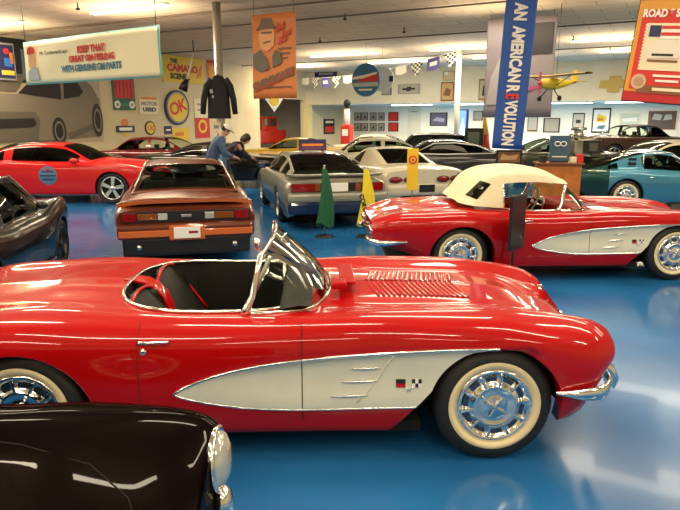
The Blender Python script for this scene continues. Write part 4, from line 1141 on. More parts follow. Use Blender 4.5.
for (cx, cy, rx, ry) in ((52, 131, 7, 14), (95, 120, 6, 18)):
    x, z = U(cx, cy); sx, sz = w / 107.0, h / 69.0
    for k, m_ in ((1, pK), (.72, silv), (.55, drk)):
        mb = MB(); mb.prism([(rx * k * sx * cos(2 * pi * i / 28), ry * k * sz * sin(2 * pi * i / 28)) for i in range(28)], .006, Matrix.Translation((x, -.045 - .01 * (1 - k), z)) @ Matrix.Rotation(pi / 2, 4, 'X'), 0); mb.build('painted_wheel', m_, t)
t, w, h = hang('wall_panel', 'dark wall panel above the mural at the left edge', 'panel', 'left', -8, 38, 27, 82)
rect('board', pK, t, 0, 0, w, h, -.02, .03)
rect('stripe', P('slate', (.10, .14, .18)), t, w * .36, -.1, w * .1, h * .7, -.045)
t, w, h = hang('framed_poster', 'framed blue and yellow poster at the left edge beside the parts banner', 'poster', 'left', -8, 43, 13, 80)
t.location = t.location + AX * .06
rect('frame', pGR, t, 0, 0, w, h, -.02, .04); rect('print', pN, t, 0, 0, w * .88, h * .9, -.045)
rect('blue_field', pB, t, w * .15, -.02 * h, w * .35, h * .22, -.055); rect('yellow_field', pY, t, .1 * w, -h * .3, w * .6, h * .12, -.055); disc('red_spot', pR, t, w * .1, h * .28, w * .13, -.055); rect('amber_field', pO, t, w * .32, h * .1, w * .14, h * .3, -.055)

t, w, h = hang('wall_sign', 'red and green vertical sign with two lamp circles, hung below the parts banner', 'sign', 'left', 112, 76, 134, 110)
rect('board', pG, t, 0, 0, w, h, -.02, .03); rect('red_field', pR, t, 0, h * .12, w * .86, h * .55, -.045)
for k in range(5): rect('red_bar', P('deep_red', (.40, .02, .02)), t, -w * .34 + k * w * .17, h * .12, w * .06, h * .5, -.055)
for sx in (-1, 1): disc('lamp_circle', pW, t, sx * w * .33, -h * .34, w * .13, -.045); disc('lamp_dot', pGR, t, sx * w * .33, -h * .34, w * .06, -.055)
rect('bumper_bar', P('mid_green', (.04, .20, .10)), t, 0, -h * .34, w * .36, h * .09, -.045)

t, w, h = hang('wall_sign', 'small dark plaque sign with a gear emblem above it', 'sign', 'left', 116, 120, 134, 138)
rect('plaque', pN, t, 0, 0, w, h * .36, -.02, .03); rect('white_field', pW, t, 0, 0, w * .72, h * .18, -.04); disc('gear_emblem', pO, t, 0, h * .33, w * .18, -.02, .02); poly('pennant_tip', pY, t, [(-w * .2, -h * .2), (w * .2, -h * .2), (0, -h * .48)], -.02)

t, w, h = hang('wall_sign', 'white sign with an orange top band and two rows of dark letters', 'sign', 'left', 139, 97, 158, 114)
rect('board', pC, t, 0, 0, w, h, -.02, .02); rect('band', pO, t, 0, h * .42, w * .9, h * .14, -.035)
lettering('MOTOR', h * .30, pGR, t, (0, -.035, h * .10), xscale=w / h * .78, bold=.01); lettering('USED', h * .30, pN, t, (0, -.035, -h * .25), xscale=w / h * .95, bold=.01)

t, w, h = hang('wall_sign', 'small round orange sign with a black rim, left of the dark small plaque', 'sign', 'left', 143.5, 121, 156, 135)
disc('rim', pK, t, 0, 0, h / 2, -.02, .03); disc('face', pY, t, 0, 0, h * .40, -.04); lettering('OK', h * .42, pO, t, (0, -.05, 0), bold=.02)

t, w, h = hang('wall_sign', 'big round yellow OK sign with a dark rim', 'sign', 'left', 163.5, 90, 188.5, 125)
disc('rim', pN, t, 0, 0, h / 2, -.04, .08); disc('ring', pGR, t, 0, 0, h * .445, -.085, .01); disc('face', pY, t, 0, 0, h * .40, -.095, .01)
o = lettering('OK', h * .50, pR, t, (0, -.105, 0), rot=(pi / 2, -.30, 0), bold=h * .012, spacing=.9); o['label'] = 'red OK letters'

t, w, h = hang('wall_sign', 'yellow rectangular sign with black and red lettering above the round OK sign', 'sign', 'left', 162, 57, 203, 83)
rect('board', pY, t, 0, 0, w, h, -.02, .03)
lettering('THE', h * .22, pK, t, (-w * .24, -.045, h * .30), bold=.01); lettering('CAMARO', h * .36, pR, t, (-w * .03, -.045, h * .04), bold=.02, xscale=1.15)
lettering('SCENE...', h * .28, pK, t, (-w * .10, -.045, -h * .27), bold=.015, xscale=1.1); poly('flame', pO, t, [(w * .30, -h * .3), (w * .42, -h * .2), (w * .46, h * .35), (w * .36, h * .05)], -.045)

t, w, h = hang('hanging_banner', 'narrow banner with cream top and red foot carrying an orange ring', 'banner', 'left', 194.5, 99, 209, 138)
rect('cream_field', pC, t, 0, h * .26, w, h * .48, -.02, .01); rect('red_field', pR, t, 0, -h * .24, w, h * .52, -.02, .01); disc('ring', pY, t, 0, -h * .2, w * .30, -.03); disc('ring_centre', pR, t, 0, -h * .2, w * .19, -.04)
for k in range(2): rect('text_line', pGR, t, 0, h * (.36 - .14 * k), w * .6, h * .05, -.03)

t, w, h = hang('wall_sign', 'small navy sign just below the round OK sign', 'sign', 'left', 164, 126, 171.5, 134)
rect('board', pN, t, 0, 0, w, h, -.02, .02); rect('text_line', pW, t, 0, 0, w * .6, h * .2, -.035)
t, w, h = hang('wall_sign', 'low yellow sign right of the navy sign, above the maroon car', 'sign', 'left', 172, 128, 189, 140)
rect('board', pY, t, 0, 0, w, h, -.02, .02); rect('band', pO, t, -w * .1, 0, w * .5, h * .3, -.035)
t, w, h = hang('hanging_banner', 'tall orange banner left of the polished metal column', 'banner', 'left', 207, 59, 219.5, 97)
rect('cloth', pO, t, 0, 0, w, h, -.02, .01); rect('top_band', pR, t, 0, h * .44, w, h * .12, -.03); rect('mid_band', P('flame_orange', (.85, .38, .05)), t, 0, h * .1, w * .7, h * .4, -.03); rect('low_band', pR, t, 0, -h * .16, w * .8, h * .04, -.03)

# hung from the ceiling ---------------------------------------------
wire_m = mat('hanging_wire', (.10, .09, .08), .5, .5)
def wires(t, pts):
    for (x, z) in pts:
        mb = MB(); top = CEIL - t.location.z - .002; mb.cyl((x, 0, z), (x, 0, top), .006, 6); mb.build('hanging_wire', wire_m, t)
def cloth(name, m, parent, w, h, y=0, wave=.03, nx=30, nz=10, sag=0.0, thick=.008):
    rows = []
    for i in range(nx + 1):
        x = -w / 2 + w * i / nx
        rows.append([(x, y + wave * sin(i * .75) * (.3 + .7 * j / nz) + wave * .6 * sin(i * .31 + j * .5), -h / 2 + h * (1 - j / nz) - sag * (1 - (2 * i / nx - 1) ** 2) * (1 - j / nz)) for j in range(nz + 1)])
    mb = MB(); mb.grid(rows); return mb.build(name, m, parent, thick=thick)
a, b = at(25, 62, 11.0), at(161, 53.5, 9.0)
t = thing('parts_banner', 'long cream banner with a teal border and red slogan at upper left', 'banner', (a + b) / 2, atan2(b.y - a.y, b.x - a.x)); w = (b - a).length; h = .74
cloth('border', pT, t, w, h, .0, .012); cloth('cream_field', P('banner_cream', (.88, .80, .54)), t, w * .982, h * .93, -.016, .012)
rows_y = -.045
fitted('Mr. Goodwrench says', w * .22, h * .11, pK, t, (-w * .235, rows_y, h * .18), bold=0)
STB = P('steel_blue', (.05, .17, .26))
fitted('KEEP THAT', w * .20, h * .15, pR, t, (w * .055, rows_y, h * .19)); fitted('GREAT GM FEELING', w * .33, h * .14, pR, t, (w * .05, rows_y, -h * .0)); fitted('WITH GENUINE GM PARTS', w * .44, h * .15, STB, t, (w * .04, rows_y, -h * .20))
poly('printed_face', pSK, t, [(-w * .455 + x * w * .07, -h * .12 + z * h * .5) for x, z in ((.2, 0), (.8, .02), (.95, .35), (.85, .75), (.5, .82), (.2, .7), (.1, .3))], rows_y, .003)
poly('printed_cap', pR, t, [(-w * .455 + x * w * .07, -h * .12 + z * h * .5) for x, z in ((.0, .62), (1.0, .66), (.9, .92), (.5, 1.0), (.1, .9))], rows_y - .004, .003)
poly('printed_collar', P('pale_blue', (.38, .45, .50)), t, [(-w * .455 + x * w * .07, -h * .40 + z * h * .3) for x, z in ((-.1, 0), (1.3, 0), (1.1, .9), (.5, 1.0), (.0, .7))], rows_y, .003)
wires(t, [(-w * .48, h * .48), (w * .48, h * .48)])

c = at(274, 56.5, 12.0)
t = thing('poster_banner', 'rust orange poster banner with a dark suited man and car maker name', 'banner', c, RA); w, h = 1.03, 1.60
cloth('cloth', P('rust_orange', (.62, .20, .06)), t, w, h, 0, .012)
yy = -.03
poly('printed_face', P('poster_skin', (.72, .33, .14)), t, [(-.30, .18), (-.14, .10), (.02, .20), (.05, .45), (-.04, .56), (-.25, .56), (-.34, .42)], yy, .003)
poly('printed_hat', P('poster_dark', (.16, .10, .06)), t, [(-.40, .50), (.10, .52), (.02, .60), (-.02, .72), (-.26, .72), (-.30, .60)], yy - .004, .003)
poly('printed_eyes', P('poster_dark', (.16, .10, .06)), t, [(-.27, .43), (-.02, .43), (-.02, .47), (-.27, .47)], yy - .004, .003)
poly('printed_mouth', P('poster_dark', (.16, .10, .06)), t, [(-.22, .24), (-.06, .27), (-.04, .30), (-.22, .28)], yy - .004, .003)
poly('printed_jacket', P('poster_grey', (.13, .11, .09)), t, [(-.48, .05), (-.30, .14), (-.16, -.02), (-.10, -.22), (-.30, -.30), (-.48, -.20)], yy, .003)
poly('printed_lapel', P('poster_grey', (.13, .11, .09)), t, [(-.02, .0), (.05, .12), (.16, .08), (.20, -.12), (-.02, -.22)], yy, .003)
for k, (dx, dz, s_) in enumerate(((.17, .52, .30), (.30, .40, .26), (.22, .28, .24))): 
    poly('red_script', P('poster_red', (.50, .05, .02)), t, [(dx - .10, dz - s_ * .3), (dx - .06, dz + s_ * .35), (dx + .02, dz + s_ * .1), (dx + .12, dz + s_ * .4), (dx + .10, dz - s_ * .05), (dx + .0, dz - s_ * .1)], yy, .003)
for k in range(3): rect('text_line', P('poster_dark', (.16, .10, .06)), t, .27, .14 - .09 * k, .30 - .08 * k, .03, yy, .003)
poly('name_band', P('poster_red', (.50, .05, .02)), t, [(-.46, -.52), (.46, -.22), (.46, -.36), (-.46, -.68)], yy, .003)
lettering('CHEVROLET', .185, P('poster_dark', (.16, .10, .06)), t, (0, yy - .006, -.43), rot=(pi / 2, -.30, 0), bold=.012, depth=.003, shear=-.1)
rect('text_line', P('poster_dark', (.16, .10, .06)), t, .10, -.58, .6, .025, yy, .003)
wires(t, [(-w * .45, h * .49), (w * .45, h * .49)])

top, bot = at(521.5, -14, 10.0), at(508.5, 149, 10.3)
t = thing('tall_banner', 'tall royal blue banner reading an American revolution downwards', 'banner', (top + bot) / 2, RA * .35); L_ = (top - bot).length
lean = atan2(top.x - bot.x, top.z - bot.z); t.rotation_euler = (0, lean * .9, RA * .35)
ROYAL = P('royal_blue', (.012, .08, .36)); w = .50
cloth('cloth', ROYAL, t, w, L_, 0, .010, 12, 20)
for body, y0, y1, m_ in (('AN', 4, 21, pW), ('AMERICAN', 26, 81, pW), ('R', 84, 91.5, pW), ('E', 92.5, 98, pR), ('VOLUTION', 99, 145, pW)):
    z0, z1 = (.5 - (y + 14) / 163.0 for y in (y0, y1))
    fitted(body, (z0 - z1) * L_, .21, m_, t, (.0, -.035, (z0 + z1) / 2 * L_), rot=(pi / 2, pi / 2, 0))
mb = MB(); mb.cyl((0, 0, L_ / 2), (0, 0, CEIL - t.location.z), .008, 6); mb.build('hanging_wire', wire_m, t)
c = at(509, 157, 10.6)
t = thing('picture_board', 'small brown framed picture board below the tall blue banner', 'picture', (c.x, c.y, 0), RA * .35)
rect('frame', pK, t, 0, c.z, .44, .24, 0, .03); rect('print', pBR, t, 0, c.z, .36, .18, -.02); poly('painted_shape', P('tan', (.50, .28, .12)), t, [(-.15, c.z - .05), (.12, c.z - .04), (.16, c.z + .05), (.0, c.z + .02), (-.12, c.z + .06)], -.028, .004)
mb = MB(); mb.cyl((0, .01, .0), (0, .01, c.z - .1), .012, 8); mb.cyl((0, .01, 0), (0, .01, .02), .16, 16); mb.build('stand', BLACK, t)

c = at(519, 68, 15.5)
t = thing('fabric_banner', 'wide lavender grey banner with a dark picture, behind the tall blue banner', 'banner', c, RA); w, h = 1.72, 2.45
cloth('cloth', P('lavender_grey', (.24, .21, .24)), t, w, h, 0, .012); rect('dark_print', P('print_dark', (.03, .025, .03)), t, .52, h * .28, .55, h * .30, -.03, .004)
poly('car_print', P('pale_print', (.36, .34, .36)), t, [(-.8, -.9), (-.7, -.2), (-.45, .35), (-.2, .42), (-.3, -.2), (-.2, -.9)], -.03, .004); poly('stripe_print', P('rose_print', (.45, .08, .20)), t, [(.2, -.60), (.8, -.42), (.8, -.34), (.2, -.50)], -.03, .004)
wires(t, [(-w * .45, h * .49), (w * .45, h * .49)])

a, b = at(631, 54, 8.4), at(704, 50, 7.8)
t = thing('framed_banner', 'red and orange framed banner with a stamp picture, upper right', 'banner', (a + b) / 2, atan2(b.y - a.y, b.x - a.x)); w, h = (b - a).length, 1.30
t.rotation_euler = (0, .10, t.rotation_euler.z)
rect('frame', pK, t, 0, 0, w + .03, h + .03, .012, .02); rect('orange_field', P('amber', (.70, .33, .04)), t, 0, 0, w, h, -.002, .012)
rect('red_field', pR, t, .0, .02, w * .86, h * .78, -.014); rect('base_band', P('crimson', (.45, .015, .02)), t, 0, -h * .45, w, h * .10, -.012)
rect('stamp', pC, t, .02, .06, w * .72, h * .46, -.024)
for k in range(14): rect('stamp_tooth', pC, t, .02 - w * .36, .06 - h * .23 + h * .46 * (k + .5) / 14, .025, h * .017, -.024)
rect('flag_union', pN, t, -w * .20, h * .20, w * .16, h * .11, -.034, .006)
for k in range(4): rect('flag_stripe', pR if k % 2 == 0 else pW, t, w * .08, h * .235 - k * h * .032, w * .38, h * .03, -.034, .006)
poly('printed_car', P('car_white', (.75, .72, .62)), t, [(-w * .26, -h * .07), (w * .20, -h * .06), (w * .24, h * .02), (w * .14, h * .07), (w * .10, h * .12), (-w * .12, h * .12), (-w * .2, h * .06), (-w * .27, h * .03)], -.040, .006)
rect('printed_grille', pK, t, -w * .03, -h * .03, w * .30, h * .022, -.048, .004); rect('printed_shadow', pBR, t, -w * .02, -h * .09, w * .42, h * .02, -.036, .006)
disc('seal', P('seal_tan', (.60, .42, .28)), t, -w * .30, -h * .30, w * .11, -.026, .008); disc('seal_centre', P('seal_dark', (.45, .28, .18)), t, -w * .30, -h * .30, w * .07, -.034, .006)
for k in range(2): rect('text_line', pW, t, w * .10, -h * (.235 + .05 * k), w * (.42 - .1 * k), h * .022, -.026)
rect('dark_band', pBR, t, w * .06, -h * .375, w * .74, h * .08, -.024); rect('text_line', pC, t, w * .12, -h * .37, w * .4, h * .03, -.032)
fitted('ROAD * SHOW', w * .84, h * .085, pW, t, (0, -.03, h * .375))
for sx in (-1, 1):
    mb = MB(); mb.cyl((sx * w * .46, 0, h / 2), (sx * w * .46, 0, CEIL - t.location.z), .007, 6); mb.build('hanging_wire', wire_m, t)

c = at(366, 80, 22)
t = thing('round_sign', 'round blue sign with a red and white band, hung near the pennants', 'sign', c, RA - .1); r = .58
disc('face', P('sign_blue', (.03, .18, .38)), t, 0, 0, r, 0, .06); rect('pale_band', P('pale_band', (.45, .55, .58)), t, 0, -.16, r * 1.8, .14, -.04); poly('red_band', pR, t, [(-.35, -.06), (.54, -.06), (.52, .16), (-.1, .10)], -.04); poly('white_swoosh', pW, t, [(-.54, .02), (-.1, .06), (.5, .20), (.45, .26), (-.15, .16), (-.54, .12)], -.05)
rect('text_line', pW, t, 0, -.34, .55, .06, -.04); rect('text_line', P('pale_band', (.45, .55, .58)), t, 0, -.16, .9, .04, -.05)
wires(t, [(0, r * .98)])
t = thing('round_sign', 'plain white round sign half hidden behind the round blue sign', 'sign', at(382, 79, 22.6), RA + .12); disc('face', pW, t, 0, 0, .45, 0, .05); rect('badge', pN, t, .36, .0, .16, .2, -.03); wires(t, [(0, .44)])

# pennant string from the white column to the bay corner
p0 = Vector((4.59, 24.5, at(457, 53, 24.5).z)); p1 = on_left(300, 78, .25)
ps = thing('pennant_string', 'string of chequered, white and blue pennants across the back of the hall', 'pennants', p0, 0)
def sp_(t): 
    v = p0.lerp(p1, t) - p0; v.z -= .55 * 4 * t * (1 - t) * .55; return v
mb = MB(); mb.tube([sp_(i / 40) for i in range(41)], .012, 6); mb.build('cord', pW, ps)
seq = ['check', 'blue', 'check', 'white', 'check', 'none', 'white', 'white', 'check', 'blue', 'check', 'white']
for i, kind in enumerate(seq):
    if kind == 'none': continue
    t0, t1 = (i + .08) / len(seq), (i + .80) / len(seq)
    a, b = sp_(t1), sp_(t0); dn = Vector((0, 0, -.52))
    mb = MB(); n = 6
    if kind == 'check':
        for x in range(n):
            for y in range(n):
                k0, k1 = y / n, (y + 1) / n
                if min(x, n - 1 - x) < y * .5 - .6: continue
                q = [a.lerp(b, x / n) + dn * k0, a.lerp(b, (x + 1) / n) + dn * k0, a.lerp(b, (x + 1) / n) + dn * k1, a.lerp(b, x / n) + dn * k1]
                mb.cm = (x + y) % 2; mb.add(q, [(0, 1, 2, 3)])
    else:
        lo = .62 if kind == 'white' else .9
        q = [a, b, b + dn * lo, a.lerp(b, .5) + dn * (lo + .1), a + dn * lo]; mb.add(q, [(0, 1, 2, 3, 4)])
    o = mb.build('pennant', [pK, pW] if kind == 'check' else ([pW] if kind == 'white' else [P('pennant_blue', (.08, .07, .30))]), ps, fix=False)
    if kind == 'blue':
        mb = MB(); f = Vector((0, -.012, 0)); q = [a.lerp(b, .2) + dn * .3 + f, a.lerp(b, .8) + dn * .3 + f, a.lerp(b, .8) + dn * .6 + f, a.lerp(b, .2) + dn * .6 + f]; mb.add(q, [(0, 1, 2, 3)]); mb.build('pennant_mark', pW, o, fix=False)

# toy aeroplane
c = at(556, 83, 14.5)
t = thing('model_airplane', 'yellow high wing model aeroplane hanging beside the tall blue banner', 'model airplane', c, radians(215))
YEL = mat('airplane_yellow', (.78, .55, .04), .45)
mb = MB(); mb.tube([(.55, 0, -.02), (.50, 0, -.02), (.30, 0, -.03), (.05, 0, -.02), (-.3, 0, 0), (-.75, 0, .05)], [.05, .10, .13, .14, .09, .03], 12); mb.build('fuselage', YEL, t)
mb = MB(); mb.grid([[(.18 + .16 * cos(a), y, .15 + .05 * abs(y) * .4 + .025 * sin(a)) for a in frange(0, 2 * pi, 11)] for y in frange(-.98, .98, 9)]); wg = mb.build('wing', P('wing_tan', (.62, .42, .16)), t)
mb = MB(); mb.box((-.70, 0, .06), (.20, .60, .015), bev=.005); mb.build('tailplane', YEL, t)
mb = MB(); mb.prism([(-.82, .03), (-.55, .05), (-.70, .32), (-.82, .34)], .01, Matrix.Rotation(pi / 2, 4, 'X'), -.01); mb.build('fin', YEL, t)
mb = MB(); mb.box((.60, 0, -.02), (.02, .05, .48), rz=0, bev=.005); mb.ball((.60, 0, -.02), (.05, .045, .045)); mb.build('propeller', P('prop_pink', (.55, .06, .14)), t)
for sy in (-1, 1):
    mb = MB(); mb.cyl((.18, sy * .05, -.1), (.22, sy * .26, -.34), .012, 6); so = mb.build('landing_strut', BLACK, t)
    mb = MB(); mb.lathe([(.001, -.025), (.05, -.025), (.065, 0), (.05, .025), (.001, .025)], 16, Matrix.Translation((.22, sy * .28, -.36)) @ Matrix.Rotation(pi / 2, 4, 'X')); mb.build('wheel', RUBBER, so)
    mb = MB(); mb.cyl((.15, sy * .06, -.1), (.18, sy * .55, .16), .01, 6); mb.build('wing_strut', BLACK, t)
wires(t, [(0, .12)])

# pictures on the header and on the gallery wall -----------------------
def framed(label, x0, y0, x1, y1, q, fr, field, name='framed_picture', cat='picture', shapes=(), group=None):
    t, w, h = hang(name, label, cat, 'back', x0, y0, x1, y1, q, group)
    rect('frame', fr, t, 0, 0, w, h, -.02, .04); rect('print', field, t, 0, 0, w * .84, h * .86, -.045)
    for m_, pts in shapes: poly('painted_shape', m_, t, [(x * w, z * h) for x, z in pts], -.054, .006)
    return t
HQ, GQ = Q_BACK, Q_RECESS
gold = P('gold', (.52, .35, .08))
t, w, h = hang('emblem_sign', 'gold cross shaped emblem on the header wall beside the red framed banner', 'sign', 'back', 598, 76, 630, 92, HQ)
poly('emblem', gold, t, [(x * w, z * h) for x, z in ((-.46, -.24), (-.19, -.24), (-.19, -.5), (.17, -.5), (.17, -.24), (.46, -.24), (.5, .24), (.23, .24), (.23, .5), (-.15, .5), (-.15, .24), (-.42, .24))], -.05, .08)
bow = [(-.30, -.10), (-.11, -.10), (-.11, -.22), (.09, -.22), (.09, -.10), (.28, -.10), (.31, .10), (.12, .10), (.12, .22), (-.08, .22), (-.08, .10), (-.27, .10)]
framed('grey framed emblem board on the header wall left of the white column', 398, 84, 420, 94, HQ, pGR, P('warm_grey', (.42, .38, .28)), shapes=((pK, bow),))
framed('brown poster on the header wall touching the white column on its left', 441, 82, 454, 101, HQ, pBR, P('ochre', (.55, .34, .12)), shapes=((pBR, ((-.3, -.2), (.2, -.25), (.3, .1), (-.1, .2))),))
framed('smaller orange poster above the brown poster by the white column', 443, 71, 455, 80.5, HQ, pGR, P('pale_ochre', (.60, .45, .24)), shapes=((pW, ((-.35, .1), (-.05, .1), (-.05, .4), (-.35, .4))),))
framed('tall brown framed print on the header wall left of the tall blue banner', 479, 79, 490, 100, HQ, pBR, P('khaki', (.45, .38, .24)), shapes=((pK, ((-.2, -.3), (.15, -.3), (.1, .2), (-.1, .2))),))
framed('dark name board on the header wall between orange poster banner and round blue sign', 315, 70, 337, 78, HQ, pK, pN, shapes=((pGR, ((-.3, -.1), (.35, -.1), (.35, .15), (-.3, .15))),))
framed('small dark framed notice below the pennants right of the round blue sign', 382, 87, 391.5, 95, HQ, pK, pGR)
# gallery wall
for r_, y0 in ((0, 112.5), (1, 123)):
    for k_, x0 in enumerate((354.5, 361.5, 370, 378)):
        framed('small dark framed photo, %s row, %s of the four left of the red prints' % (('upper', 'lower')[r_], ('first', 'second', 'third', 'last')[k_]), x0, y0, x0 + 6.6, y0 + 8, GQ, pK, P('photo_grey', (.36, .33, .26)), shapes=((pK, ((-.2, -.2), (.25, -.2), (.1, .15))),), group='small framed photos on the gallery wall')
    framed('%s square red print right of the small framed photos' % ('upper', 'lower')[r_], 388.5, y0 - .5, 398.5, y0 + 8.5, GQ, pK, pR)
t, w, h = hang('gallery_door', 'pale door in the gallery wall right of the red prints', 'door', 'back', 407.5, 108, 421, 154, GQ)
rect('door_panel', P('door_white', (.72, .68, .54)), t, 0, 0, w, h, -.02, .04); rect('door_closer', pGR, t, 0, h * .42, w * .5, h * .02, -.05, .03); rect('sign_plate', pGR, t, 0, h * .55, w * .4, h * .04, -.02)
framed('dark photo of a race car on the gallery wall left of the white column', 430, 112.5, 447.5, 126, GQ, pK, P('night_blue', (.10, .10, .16)), shapes=((P('haze', (.40, .40, .45)), ((-.35, -.1), (.3, -.2), (.35, .05), (-.1, .15))),))
framed('small dark frame on the gallery wall right of the glowing blue sign', 473.5, 111, 483, 120.5, GQ, pK, P('photo_grey', (.36, .33, .26)))
t, w, h = hang('framed_picture', 'red and black poster low on the side wall of the gallery beside the corner trim', 'picture', 'left', 323.5, 119, 334, 134)
rect('frame', pK, t, 0, 0, w, h, -.02, .04); rect('print', pR, t, 0, -h * .18, w * .8, h * .4, -.045); rect('title_band', pC, t, 0, h * .3, w * .7, h * .15, -.045)
framed('grey photo in dark frame right of the tall blue banner', 528, 107, 538, 131.5, GQ, pBR, P('photo_light', (.50, .46, .38)))
framed('wide black framed print behind the blue counter sign', 543.5, 118, 560, 132.5, GQ, pK, P('photo_grey', (.36, .33, .26)))
framed('small navy print above the wide black framed print', 543.5, 107, 550.5, 116, GQ, pK, pN)
framed('black framed certificate left of the yellow car poster', 572.5, 113, 584.5, 130, GQ, pK, P('photo_light', (.50, .46, .38)), shapes=((pK, ((-.2, -.1), (.2, -.1), (.2, .1), (-.2, .1))),))
framed('lower black framed certificate left of the yellow car poster', 569, 134, 584, 150, GQ, pK, P('photo_light', (.50, .46, .38)))
framed('tall white poster of yellow and blue cars in a black frame', 592, 108, 610.5, 133, GQ, pK, pW, shapes=((pY, ((-.28, -.05), (.22, -.08), (.3, .15), (-.2, .28))), (P('steel_blue', (.05, .17, .26)), ((-.25, -.32), (.15, -.36), (.28, -.18), (-.1, -.2))), (pO, ((-.2, .0), (.1, .0), (.1, .1), (-.2, .1)))))
framed('pale framed landscape above the dark brown convertible', 619, 113, 640.5, 127, GQ, pC, P('pale_sage', (.55, .60, .48)), shapes=((pW, ((-.35, -.1), (.35, -.1), (.35, .2), (-.35, .1))),))
framed('wide dark photo of two cars at the right edge', 648, 111, 676, 129.5, GQ, pBR, P('sepia', (.10, .07, .06)), shapes=((P('sepia_light', (.45, .42, .40)), ((-.36, .05), (-.05, .0), (.0, .3), (-.3, .36))), (P('sepia_light', (.45, .42, .40)), ((.05, .0), (.36, .05), (.33, .32), (.1, .3)))))

# ------------------------------------------------------------------ people by the black car
def skin_mesh(chains, sub=2):
    """chains of (point, radius); each chain may begin at an existing point ('key', index) of the first chains"""
    vs_, es, rad, names = [], [], [], {}
    for ch in chains:
        prev = None
        for it in ch:
            if isinstance(it, str): prev = names[it]; continue
            p, r = it[0], it[1]
            vs_.append(p); rad.append(r); i = len(vs_) - 1
            if len(it) > 2: names[it[2]] = i
            if prev is not None: es.append((prev, i))
            prev = i
    me = bpy.data.meshes.new('figure'); me.from_pydata(vs_, es, [])
    o = bpy.data.objects.new('figure', me); COL.objects.link(o)
    o.modifiers.new('skin', 'SKIN')
    for i, r in enumerate(rad):
        sv = me.skin_vertices[0].data[i]; sv.radius = r if hasattr(r, '__len__') else (r, r); sv.use_root = (i == 0)
    md = o.modifiers.new('sub', 'SUBSURF'); md.levels = sub; md.render_levels = sub
    bpy.context.view_layer.update()
    m2 = bpy.data.meshes.new_from_object(o.evaluated_get(bpy.context.evaluated_depsgraph_get()))
    bpy.data.objects.remove(o); bpy.data.meshes.remove(me)
    for p in m2.polygons: p.use_smooth = True
    return m2
def person(label, loc, rz, J, shirt, trousers, hair_m, cap=None, girth=1.0, long_hair=False):
    """J: joints in local axes (x ahead, y left, z up)"""
    t = thing('person', label, 'person', loc, rz)
    V = {k: Vector(v) for k, v in J.items()}
    up = (V['head'] - V['neck']).normalized()
    g = girth
    body = [[(V['pelvis'], .13 * g, 'pelvis'), (V['waist'], .115 * g), (V['chest'], (.15 * g, .115 * g), 'chest'), (V['neck'] - up * .03, .065, 'collar'), (V['neck'], .052), (V['head'] - up * .06, .070, 'jaw'), (V['head'], (.082, .095)), (V['head'] + up * .085, .068)],
            ['jaw', (V['head'] - up * .02 + V['look'] * .115, .016)]]
    for s in ('L', 'R'):
        sh, el, wr = V['sh' + s], V['el' + s], V['wr' + s]; d = (wr - el).normalized(); side = d.cross(Vector((0, 0, 1))).normalized()
        body.append(['chest', (sh, .062), (lerp(sh, el, .5), .048), (el, .042), (lerp(el, wr, .4), .040), (wr, .028, 'w' + s), (wr + d * .07, (.034, .020), 'p' + s)])
        for k, (off, ln) in enumerate(((-.028, .075), (-.010, .088), (.010, .082), (.027, .064))):
            a = wr + d * .08 + side * off
            body.append(['p' + s, (a, .0095), (a + d * ln * .55 + Vector((0, 0, -.008)), .0085), (a + d * ln * .9 + Vector((0, 0, -.028)), .0075)])
        a = wr + d * .025 + side * -.030
        body.append(['w' + s, (a, .011), (a + side * -.022 + d * .04, .010), (a + side * -.026 + d * .07, .008)])
        hp, kn, an = V['hp' + s], V['kn' + s], V['an' + s]
        body.append(['pelvis', (hp, .088), (lerp(hp, kn, .5), .072), (kn, .055), (lerp(kn, an, .35), .055), (an, .038), (an + Vector((.02, 0, -.045)), .036)])
    o = link('body', skin_mesh(body), t); o.data.materials.clear(); o.data.materials.append(mat('skin_tone', (.50, .27, .17), .55))
    sh_ = [[(V['pelvis'] + Vector((0, 0, .0)), .155 * g, 'hip'), (V['waist'], .155 * g), (V['chest'], (.195 * g, .155 * g), 'chest'), (V['neck'] - up * .05, .10)]]
    for s in ('L', 'R'):
        sh, el, wr = V['sh' + s], V['el' + s], V['wr' + s]
        sh_.append(['chest', (sh, .115), (lerp(sh, el, .5), .088), (el, .076), (lerp(el, wr, .85), .062)])
    c = link('shirt', skin_mesh(sh_), t); c.data.materials.clear(); c.data.materials.append(shirt)
    tr = [[(lerp(V['pelvis'], V['waist'], .7), .150 * g), (V['pelvis'] + Vector((0, 0, -.02)), .158 * g, 'hip')]]
    for s in ('L', 'R'):
        hp, kn, an = V['hp' + s], V['kn' + s], V['an' + s]
        tr.append(['hip', (hp, .105), (lerp(hp, kn, .5), .090), (kn, .075), (lerp(kn, an, .5), .072), (an + Vector((0, 0, .02)), .065)])
        mb = MB(); mb.ball(an + Vector((.06, 0, -.045)), (.135, .05, .045)); mb.box(an + Vector((.06, 0, -.082)), (.26, .09, .016), bev=.006); mb.build('shoe', BLACK, t)
    c = link('trousers', skin_mesh(tr), t); c.data.materials.clear(); c.data.materials.append(trousers)
    # face: eyes and mouth follow the look direction
    lk = V['look'].normalized(); sd = up.cross(lk).normalized()
    for sg in (-1, 1):
        mb = MB(); mb.ball(V['head'] + lk * .088 + sd * sg * .033 + up * .012, .011, 8); mb.build('eye', BLACK, t)
        mb = MB(); mb.ball(V['head'] + sd * sg * .086 + lk * -.005, (.018, .014, .03), 8); mb.build('ear', MATS['skin_tone'], t)
    mb = MB(); mb.tube([V['head'] + lk * .088 - up * .055 - sd * .025, V['head'] + lk * .096 - up * .058, V['head'] + lk * .088 - up * .055 + sd * .025], .006, 6); mb.build('mouth', mat('lip', (.35, .10, .08), .5), t)
    rot = Matrix((sd.cross(up), sd, up)).transposed().to_4x4()
